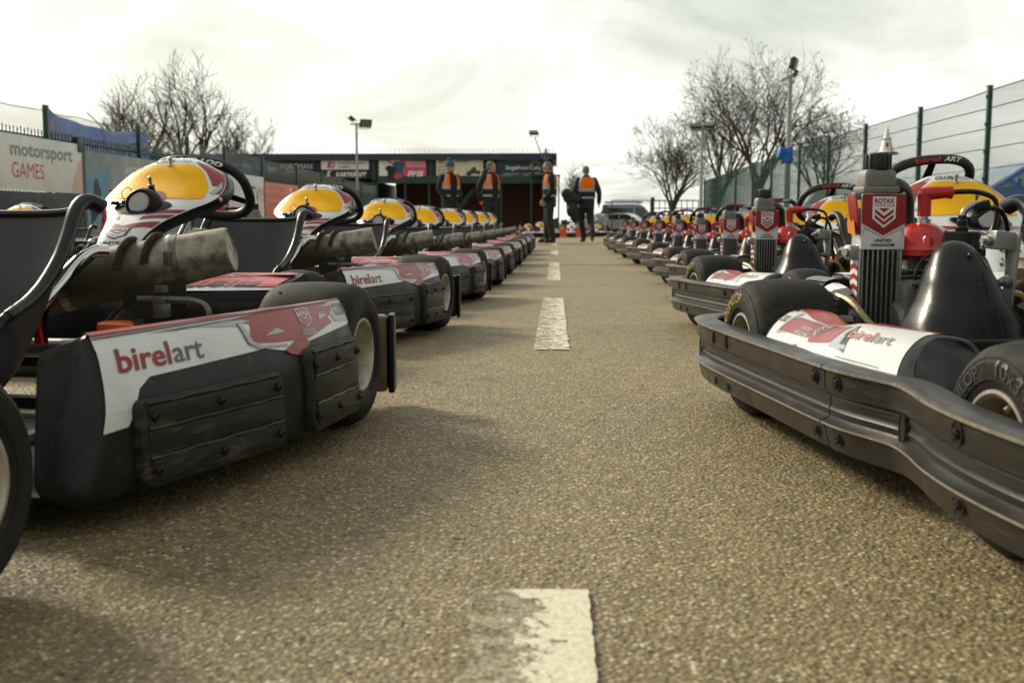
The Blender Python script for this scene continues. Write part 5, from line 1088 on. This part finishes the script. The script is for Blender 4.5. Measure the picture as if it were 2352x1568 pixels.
for k in range(9): bar(mb, (xb+.2+(xc-xb-.2)*k/8, .3, 0), (xb+.2+(xc-xb-.2)*k/8, .3, 1.9), .022)
mb.obj('side_railing', 'lamp_black', gt, 0)
p = at(1391, 482, 52); ws_ = thing('warning_sign', 'small triangular warning sign on a post at the far end of the lane', 'sign', (p.x, 52, gz(52)))
mb = MB(); h = p.z-gz(52); mb.prism([(-.28, -.2), (.28, -.2), (0, .28)], (0, 0, h), (1, 0, 0), (0, 0, 1), .02); mb.obj('plate', 'board_dark', ws_); mb = MB(); bar(mb, (0, .03, 0), (0, .03, h+.1), .03, 6); mb.box((0, .01, h-.42), (.3, .02, .22)); mb.obj('post', 'galvanised', ws_)
# low scrub along the horizon
mb = MB(); rnd = random.Random(4)
for k in range(900):
    x = rnd.uniform(-90, 120); y = 150+rnd.uniform(0, 30); c = V((x, y, gz(y)+rnd.uniform(0, 1.3+.9*math.sin(x*.13)))); u = V((rnd.uniform(-1, 1), rnd.uniform(-1, 1), rnd.uniform(-1, 1)))*.9; w_ = u.cross(V((.2, .9, .4)))*.9; mb.add([c-u, c+w_, c+u, c-w_], [[0, 1, 2, 3]])
mb.obj('far_hedge', 'soil_green', None, 0, kind='stuff', label='low dark hedge line along the far edge of the open ground', cat='hedge')
# ---------------------------------------------------------------- far karts by the end of the lane
def far_kart(src, px_, Y, a, label, swap=None):
    o = copy_tree(src); p = at_g(px_, Y); o.location = p; o.rotation_euler = (0, 0, R(a)); tag(o, label, 'kart')
    if 'group' in o: del o['group']
    if swap:
        def walk(q):
            if q.type == 'MESH' and any(m and m.name in swap for m in q.data.materials):
                q.data = q.data.copy()
                for i, m in enumerate(q.data.materials):
                    if m.name in swap: q.data.materials[i] = M[swap[m.name]]
            for c in q.children: walk(c)
        walk(o)
    return o
far_kart(KL, 1212, 55, 4, 'small distant kart at the far lane end, left of the standing man')
ok_ = far_kart(KR, 1308, 43, 2, 'orange-nosed kart facing down the lane at its far end', dict(red_vinyl='orange_vinyl', bright_red='orange_vinyl', faded_red='orange_vinyl', yellow_vinyl='white_vinyl'))
for c in ok_.children:
    if c.name.startswith('nose_fairing'):
        mb = MB()
        for s in (-1, 1): mb.prism([(0, 0), (.40, 0), (.22, .32), (.02, .32)] if s > 0 else [(0, 0), (-.02, .32), (-.22, .32), (-.40, 0)], (s*.17, -1.43, .05), (1, 0, 0), (0, 0, 1), .02, 0); 
        mb.box((0, -1.43, .16), (.3, .02, .08), m=1); mb.obj('nose_wing', ['orange_vinyl', 'board_dark'], c)
far_kart(KR, 1372, 47, -6, 'distant kart at the lane end between the striding man and the parked cars')
far_kart(KL, 1232, 41, 14, 'distant kart with an orange and white pod half hidden behind the man in boots', dict(red_vinyl='orange_vinyl', bright_red='orange_vinyl', faded_red='orange_vinyl'))
# ---------------------------------------------------------------- people (local: facing -y, +x their left)
def fuse(mb, name, m, parent, vox=.016, sm=5, fac=.5):
    o = mb.obj(name, m, parent, 0); r = o.modifiers.new('r', 'REMESH'); r.mode = 'VOXEL'; r.voxel_size = vox
    s = o.modifiers.new('s', 'SMOOTH'); s.iterations = sm; s.factor = fac
    dg = bpy.context.evaluated_depsgraph_get(); dg.update(); me = bpy.data.meshes.new_from_object(o.evaluated_get(dg)); o.modifiers.clear(); old = o.data; o.data = me; me.name = name; bpy.data.meshes.remove(old)
    me.materials.clear(); me.materials.append(M[m]); me.polygons.foreach_set('use_smooth', [True]*len(me.polygons)); return o
def limb(mb, pts, rad, n=12):
    P = cr([V(p) for p in pts], 4); k = len(pts)-1; rr = []
    for i in range(len(P)):
        f = i/4; j = min(int(f), k-1); rr.append(rad[j]+(rad[j+1]-rad[j])*(f-j))
    mb.tube(P, rr, n); mb.ball(P[0], rr[0], 10); mb.ball(P[-1], rr[-1], 10)
def torso(mb, g, lean, rows):
    mb.loft([[V((rx*math.cos(a), ry*math.sin(a), 0))+V((lean[0]*(z-.9), y+lean[1]*(z-.9), z)) for a in [2*math.pi*k/20 for k in range(20)]] for z, y, rx, ry in [(z, y, rx+g, ry+g) for z, y, rx, ry in rows]], 0, True, True, True)
TR = [(.84, .0, .15, .105), (.92, .0, .168, .115), (1.02, -.005, .158, .108), (1.14, -.01, .160, .112), (1.28, -.005, .178, .118), (1.38, .0, .188, .112), (1.44, .005, .165, .095), (1.49, .01, .09, .075), (1.52, .01, .06, .06)]
def hand(mb, w, d, side, curl):
    """palm with five separate curled fingers, starting at wrist w along d"""
    d = V(d).normalized(); nrm = V((side, 0, 0)); nrm = (nrm-d*nrm.dot(d)).normalized(); ac = d.cross(nrm).normalized(); w = V(w)
    mb.box(w+d*.045, (.03, .078, .09), Matrix((nrm, ac, d)).transposed(), .012)
    for k, (o, L) in enumerate(((-.03, .062), (-.01, .075), (.01, .07), (.03, .055))):
        p = w+d*.085+ac*o; pts = [p]; dd = d.copy()
        for q in range(3): dd = (dd*math.cos(curl)-nrm*math.sin(curl)).normalized(); pts.append(pts[-1]+dd*(L/3*1.15))
        mb.tube(pts, [.0095, .009, .008, .006], 7)
    p = w+d*.025-ac*.036; t1 = (d*.6-ac*.75-nrm*.25).normalized(); mb.tube([p, p+t1*.035, p+t1*.035+(d*.9-ac*.2-nrm*.35).normalized()*.032], [.012, .0105, .008], 7)
def person(name_label, loc, rz, J, jacket='navy_cloth', trouser='trouser_cloth', vest=True, hat=None, hair='hair_grey', hood=False, gloves=None, glasses=False, scale=1.0, curl=.45, back=False, boots_h=.16, lean=(0, 0)):
    o = thing('person', name_label, 'person', loc, rz); o.scale = (scale,)*3
    off = lambda p: V((p[0]+lean[0]*(p[2]-.9), p[1]+lean[1]*(p[2]-.9), p[2]))
    hd = off(J.get('head', (0, -.03, 1.64))); yaw = J.get('look', 0); Rm = Matrix.Rotation(yaw, 3, 'Z') @ Matrix.Rotation(J.get('nod', 0), 3, 'X')
    b = MB(); torso(b, 0, lean, TR); limb(b, [off((0, .01, 1.48)), off((0, -.005, 1.53)), hd+V((0, .015, -.05))], [.058, .054, .056])
    H = lambda p: hd+Rm @ V(p)
    b.ball(hd+Rm @ V((0, .012, .022)), (.074, .094, .098), 16, 0, Rm); b.ball(H((0, -.028, -.055)), (.055, .064, .058), 14, 0, Rm); b.ball(H((0, -.06, -.088)), (.026, .022, .02), 10, 0, Rm)
    b.lathe([(0, .006), (.02, .011), (.042, .016), (.05, .010)], H((0, -.078, .012)), Rm @ V((0, -.42, -1)), 8); b.ball(H((0, -.088, -.056)), (.024, .010, .007), 8, 0, Rm); b.ball(H((0, -.078, .022)), (.05, .014, .009), 8, 0, Rm)
    for s in (-1, 1): b.ball(H((s*.076, .012, -.008)), (.010, .022, .032), 8, 0, Rm)
    for s, L in ((1, 'L'), (-1, 'R')):
        hp, kn, an = J['leg'+L]; limb(b, [hp, kn, an], [.085, .058, .042]); sh, el, wr = [off(p) for p in J['arm'+L]]; limb(b, [sh, el, wr], [.052, .042, .029])
        t_ = J.get('toe'+L, (an[0]+s*.02, an[1]-.16, .035)); limb(b, [(an[0], an[1]+.03, an[2]-.045), t_], [.042, .034])
        if not J.get('pocket'+L) and not gloves: hand(b, wr, V(wr)-V(el), s, curl)
    fuse(b, 'body', 'skin', o, .0085, 3)
    e = MB()
    for s in (-1, 1): e.ball(H((s*.031, -.079, .004)), (.010, .006, .007), 8, 0, Rm)
    e.obj('eyes', 'dark_shade', o)
    if hat == 'bobble':
        h = MB(); h.ball(H((0, .012, .055)), (.088, .108, .09), 16, 0, Rm); h.lathe([(-.02, .098), (.03, .1), (.034, .092)], H((0, .01, .035)), Rm @ V((0, 0, 1)), 18); h.obj('knit_hat', 'knit_blue', o); h = MB(); h.ball(H((0, .03, .165)), .045, 12); h.obj('bobble', 'knit_blue', o)
    elif hat == 'cap':
        h = MB(); h.ball(H((0, .012, .055)), (.083, .10, .075), 16, 0, Rm); h.prism([(-.07, 0), (.07, 0), (.06, .07), (0, .09), (-.06, .07)], H((0, -.07, .05)), Rm @ V((-1, 0, 0)), Rm @ V((0, -1, -.15)), .012); h.obj('cap', 'cap_green', o)
    if hat != 'bobble':
        h = MB(); h.ball(H((0, .03, .045)), (.080, .092, .088), 16, 0, Rm); h.ball(H((0, .06, -.02)), (.068, .055, .06), 12, 0, Rm)
        for s in (-1, 1): h.ball(H((s*.066, .02, .0)), (.014, .04, .045), 8, 0, Rm)
        fuse(h, 'hair', hair, o, .012, 2)
    if glasses:
        h = MB()
        for s in (-1, 1): h.tube([H((s*.033+.022*math.cos(a), -.088, .006+.017*math.sin(a))) for a in [k*math.pi/6 for k in range(12)]], .003, 5, 0, True); h.tube([H((s*.056, -.086, .01)), H((s*.078, .01, .006))], .003, 5)
        h.obj('spectacles', 'lamp_black', o)
    j = MB(); torso(j, .032, lean, [(.78, 0, .165, .125)]+TR[:-1]); j.lathe([(0, .085), (.03, .078), (.075, .082), (.085, .07)], off((0, .012, 1.455)), (0, -.12, 1), 16)
    for L in 'LR': sh, el, wr = [off(p) for p in J['arm'+L]]; limb(j, [sh, el, V(el).lerp(V(wr), .96)], [.080, .064, .050])
    if hood: j.ball(off((0, .115, 1.50)), (.13, .085, .10), 12)
    fuse(j, 'jacket', jacket, o, .016, 4)
    t = MB(); torso(t, .022, (0, 0), [(.80, 0, .15, .115), (.92, 0, .168, .115), (1.0, 0, .158, .108)])
    for L in 'LR': hp, kn, an = J['leg'+L]; limb(t, [hp, kn, (an[0], an[1]+.005, an[2]+.03)], [.108, .083, .072])
    fuse(t, 'trousers', trouser, o, .018, 4)
    for s, L in ((1, 'L'), (-1, 'R')):
        hp, kn, an = J['leg'+L]; t_ = V(J.get('toe'+L, (an[0]+s*.02, an[1]-.16, .035))); bt = MB(); d = V(kn)-V(an); d.normalize()
        limb(bt, [V(an)+d*boots_h, V(an)+d*.03, (an[0], an[1]+.02, max(.05, an[2]-.045))], [.062, .058, .055]); limb(bt, [(an[0], an[1]+.02, an[2]-.045), V(an).lerp(t_, .5)+V((0, 0, -.012)), t_], [.052, .05, .042]); fuse(bt, 'boot', 'boot', o, .014, 3)
        if gloves: g_ = MB(); sh, el, wr = [off(p) for p in J['arm'+L]]; hand(g_, wr, V(wr)-V(el), s, curl); fuse(g_, 'glove', gloves, o, .007, 1)
    if vest:
        rows = []; gv = .052
        for z, y, rx, ry in [(1.0, -.005, .158, .108), (1.08, -.008, .158, .11), (1.18, -.01, .164, .113), (1.28, -.005, .178, .118), (1.36, 0, .186, .114), (1.42, .005, .172, .10), (1.475, .01, .125, .078)]:
            row = []
            for k in range(33):
                a = R(-66+312*k/32) if not back else R(-88+356*k/32); sx = rx+gv; sy = ry+gv
                cut_ = 1.0 if z < 1.30 else 1-.22*max(0, abs(math.cos(a))-.75)/.25*min(1, (z-1.28)/.1)
                row.append(V((sx*math.cos(a)*cut_+lean[0]*(z-.9), y+sy*math.sin(a)+lean[1]*(z-.9), z+(.02*(1-abs(math.cos(a))) if z > 1.4 else 0))))
            rows.append(row)
        v_ = MB(); v_.loft(rows, 0, False); v_.loft([[p*1.0+V((0, 0, 0))+((p-V((0, p.y*0, p.z)))*-.03) for p in r_] for r_ in rows], 0, False); vo = v_.obj('hi_vis_vest', 'hi_vis', o, 60)
        def SVs(u, w_):
            f = max(0, min(.9999, w_))*(len(rows)-1); i = int(f); g = max(0, min(.9999, u))*32; k = int(g); A = rows[i][k].lerp(rows[i][k+1], g-k); B = rows[i+1][k].lerp(rows[i+1][k+1], g-k); return A.lerp(B, f-i)
        s_ = MB(); s_.decal(SVs, [[(0.0, .30), (1, .30), (1, .42), (0, .42)]], .006, 0, .04, .1); s_.decal(SVs, [[(0.0, 0), (1, 0), (1, .08), (0, .08)]], .006, 0, .04, .1)
        for u0 in ((.06, .10), (.90, .94), (.36, .40), (.60, .64)): s_.decal(SVs, [[(u0[0], .42), (u0[1], .42), (u0[1], .98), (u0[0], .98)]], .006, 0, .04, .1)
        s_.obj('reflective_tape', 'reflective', vo, 60)
        n_ = MB(); n_.decal(SVs, [[(0.0, .08), (1, .08), (1, .30), (0, .30)]], .004, 0, .04, .1); n_.obj('dark_panel', 'navy_cloth', vo, 60)
    return o
def stand(spread=.09):
    return dict(legL=((.09, 0, .90), (spread+.01, -.02, .50), (spread+.02, .02, .09)), legR=((-.09, 0, .90), (-spread-.01, -.02, .50), (-spread-.02, .02, .09)))
FY = 23.4
def foot_at(px_, Y=FY): p = at(px_, 556, Y); return V((p.x, Y, gz(Y)))
J = stand(); J.update(armL=((.185, .0, 1.42), (.25, .03, 1.16), (.19, -.12, .98)), armR=((-.185, 0, 1.42), (-.25, .03, 1.16), (-.19, -.12, .98)), pocketL=1, pocketR=1, look=.55)
person('man in a blue bobble hat and orange vest with hands in pockets', foot_at(1034), R(38), J, hat='bobble', hair='hair_brown')
J = stand(.10); J.update(armL=((.185, .0, 1.42), (.27, .06, 1.15), (.20, .02, .90)), armR=((-.185, 0, 1.42), (-.27, .08, 1.16), (-.21, .08, .92)), look=.6, nod=.12, head=(0, -.05, 1.63))
person('grey-haired man with orange gloves and his hood down, beside the man in the bobble hat', foot_at(1126), R(48), J, hood=True, gloves='hi_vis', curl=.8)
J = stand(.10); J.update(armL=((.185, .0, 1.42), (.25, .0, 1.15), (.17, -.16, .93)), armR=((-.185, 0, 1.42), (-.25, .02, 1.16), (-.20, -.10, .90)), look=-.15, nod=.2, head=(0, -.06, 1.63), legL=((.09, 0, .90), (.11, -.02, .50), (.12, .05, .09)), legR=((-.09, 0, .90), (-.10, -.03, .50), (-.12, -.04, .09)))
p3 = person('man in spectacles and black boots facing the others, standing alone at the dashes', foot_at(1262, 23.6), R(-78), J, jacket='black_cloth', glasses=True, boots_h=.30, curl=.9)
J = dict(legL=((.09, 0, .90), (.09, -.17, .52), (.04, -.12, .10)), legR=((-.09, 0, .90), (-.10, .0, .50), (-.10, .30, .20)), toeR=(-.11, .20, .06), armL=((.185, .0, 1.42), (.27, .02, 1.16), (.22, -.14, 1.02)), armR=((-.185, 0, 1.42), (-.28, .08, 1.16), (-.30, -.02, .90)), head=(0, -.06, 1.62), nod=.15)
p4 = person('man in a cap and orange vest striding away with dark coats under one arm', foot_at(1346, 24.6), R(188), J, hat='cap', back=True, scale=.985, lean=(0, -.06))
mb = MB(); c = foot_at(1308, 24.5)
for q, s in (((0, 0, 1.02), (.17, .12, .16)), ((.05, .02, .80), (.14, .10, .24)), ((-.08, -.04, 1.10), (.13, .12, .12)), ((.12, .02, .62), (.11, .08, .20)), ((.16, 0, .98), (.14, .1, .12)), ((.02, -.05, .70), (.10, .07, .14))): mb.ball(c+V(q), s, 12)
fuse(mb, 'coat_bundle', 'bag_black', None, .02, 4); o_ = bpy.data.objects['coat_bundle']; tag(o_, 'bundle of black coats carried under the arm of the striding man', 'coats')
J = stand(.10); J.update(armL=((.185, .0, 1.42), (.29, .02, 1.18), (.16, -.18, 1.10)), armR=((-.185, 0, 1.42), (-.29, .02, 1.18), (-.16, -.18, 1.10)))
person('person in a blue jacket on the lookout platform at the garage corner', (px0.x+.05, BY-.95, px0.z), R(10), J, jacket='denim_blue', vest=False, hair='hair_brown', scale=.98)

mb = MB(); p = at(1806, 355, 28.2)   # blue sheet bundled at the top of the fence
for dx, dz, sx, sz, t in ((-.12, .12, .2, .12, .3), (.08, .13, .2, .14, -.3), (.0, -.02, .32, .24, .1), (-.04, -.16, .2, .12, -.3), (.1, -.14, .14, .2, .3), (-.19, .0, .1, .22, .2)): mb.box((p.x+dx, p.y+dx*.4, p.z+dz), (sx, .18, sz), (.1, t, t), .03)
o_ = fuse(mb, 'tarp_bundle', 'tarp_blue', None, .022, 4); tag(o_, 'crumpled bright blue sheet tied to the top of the green mesh fence', 'tarpaulin')
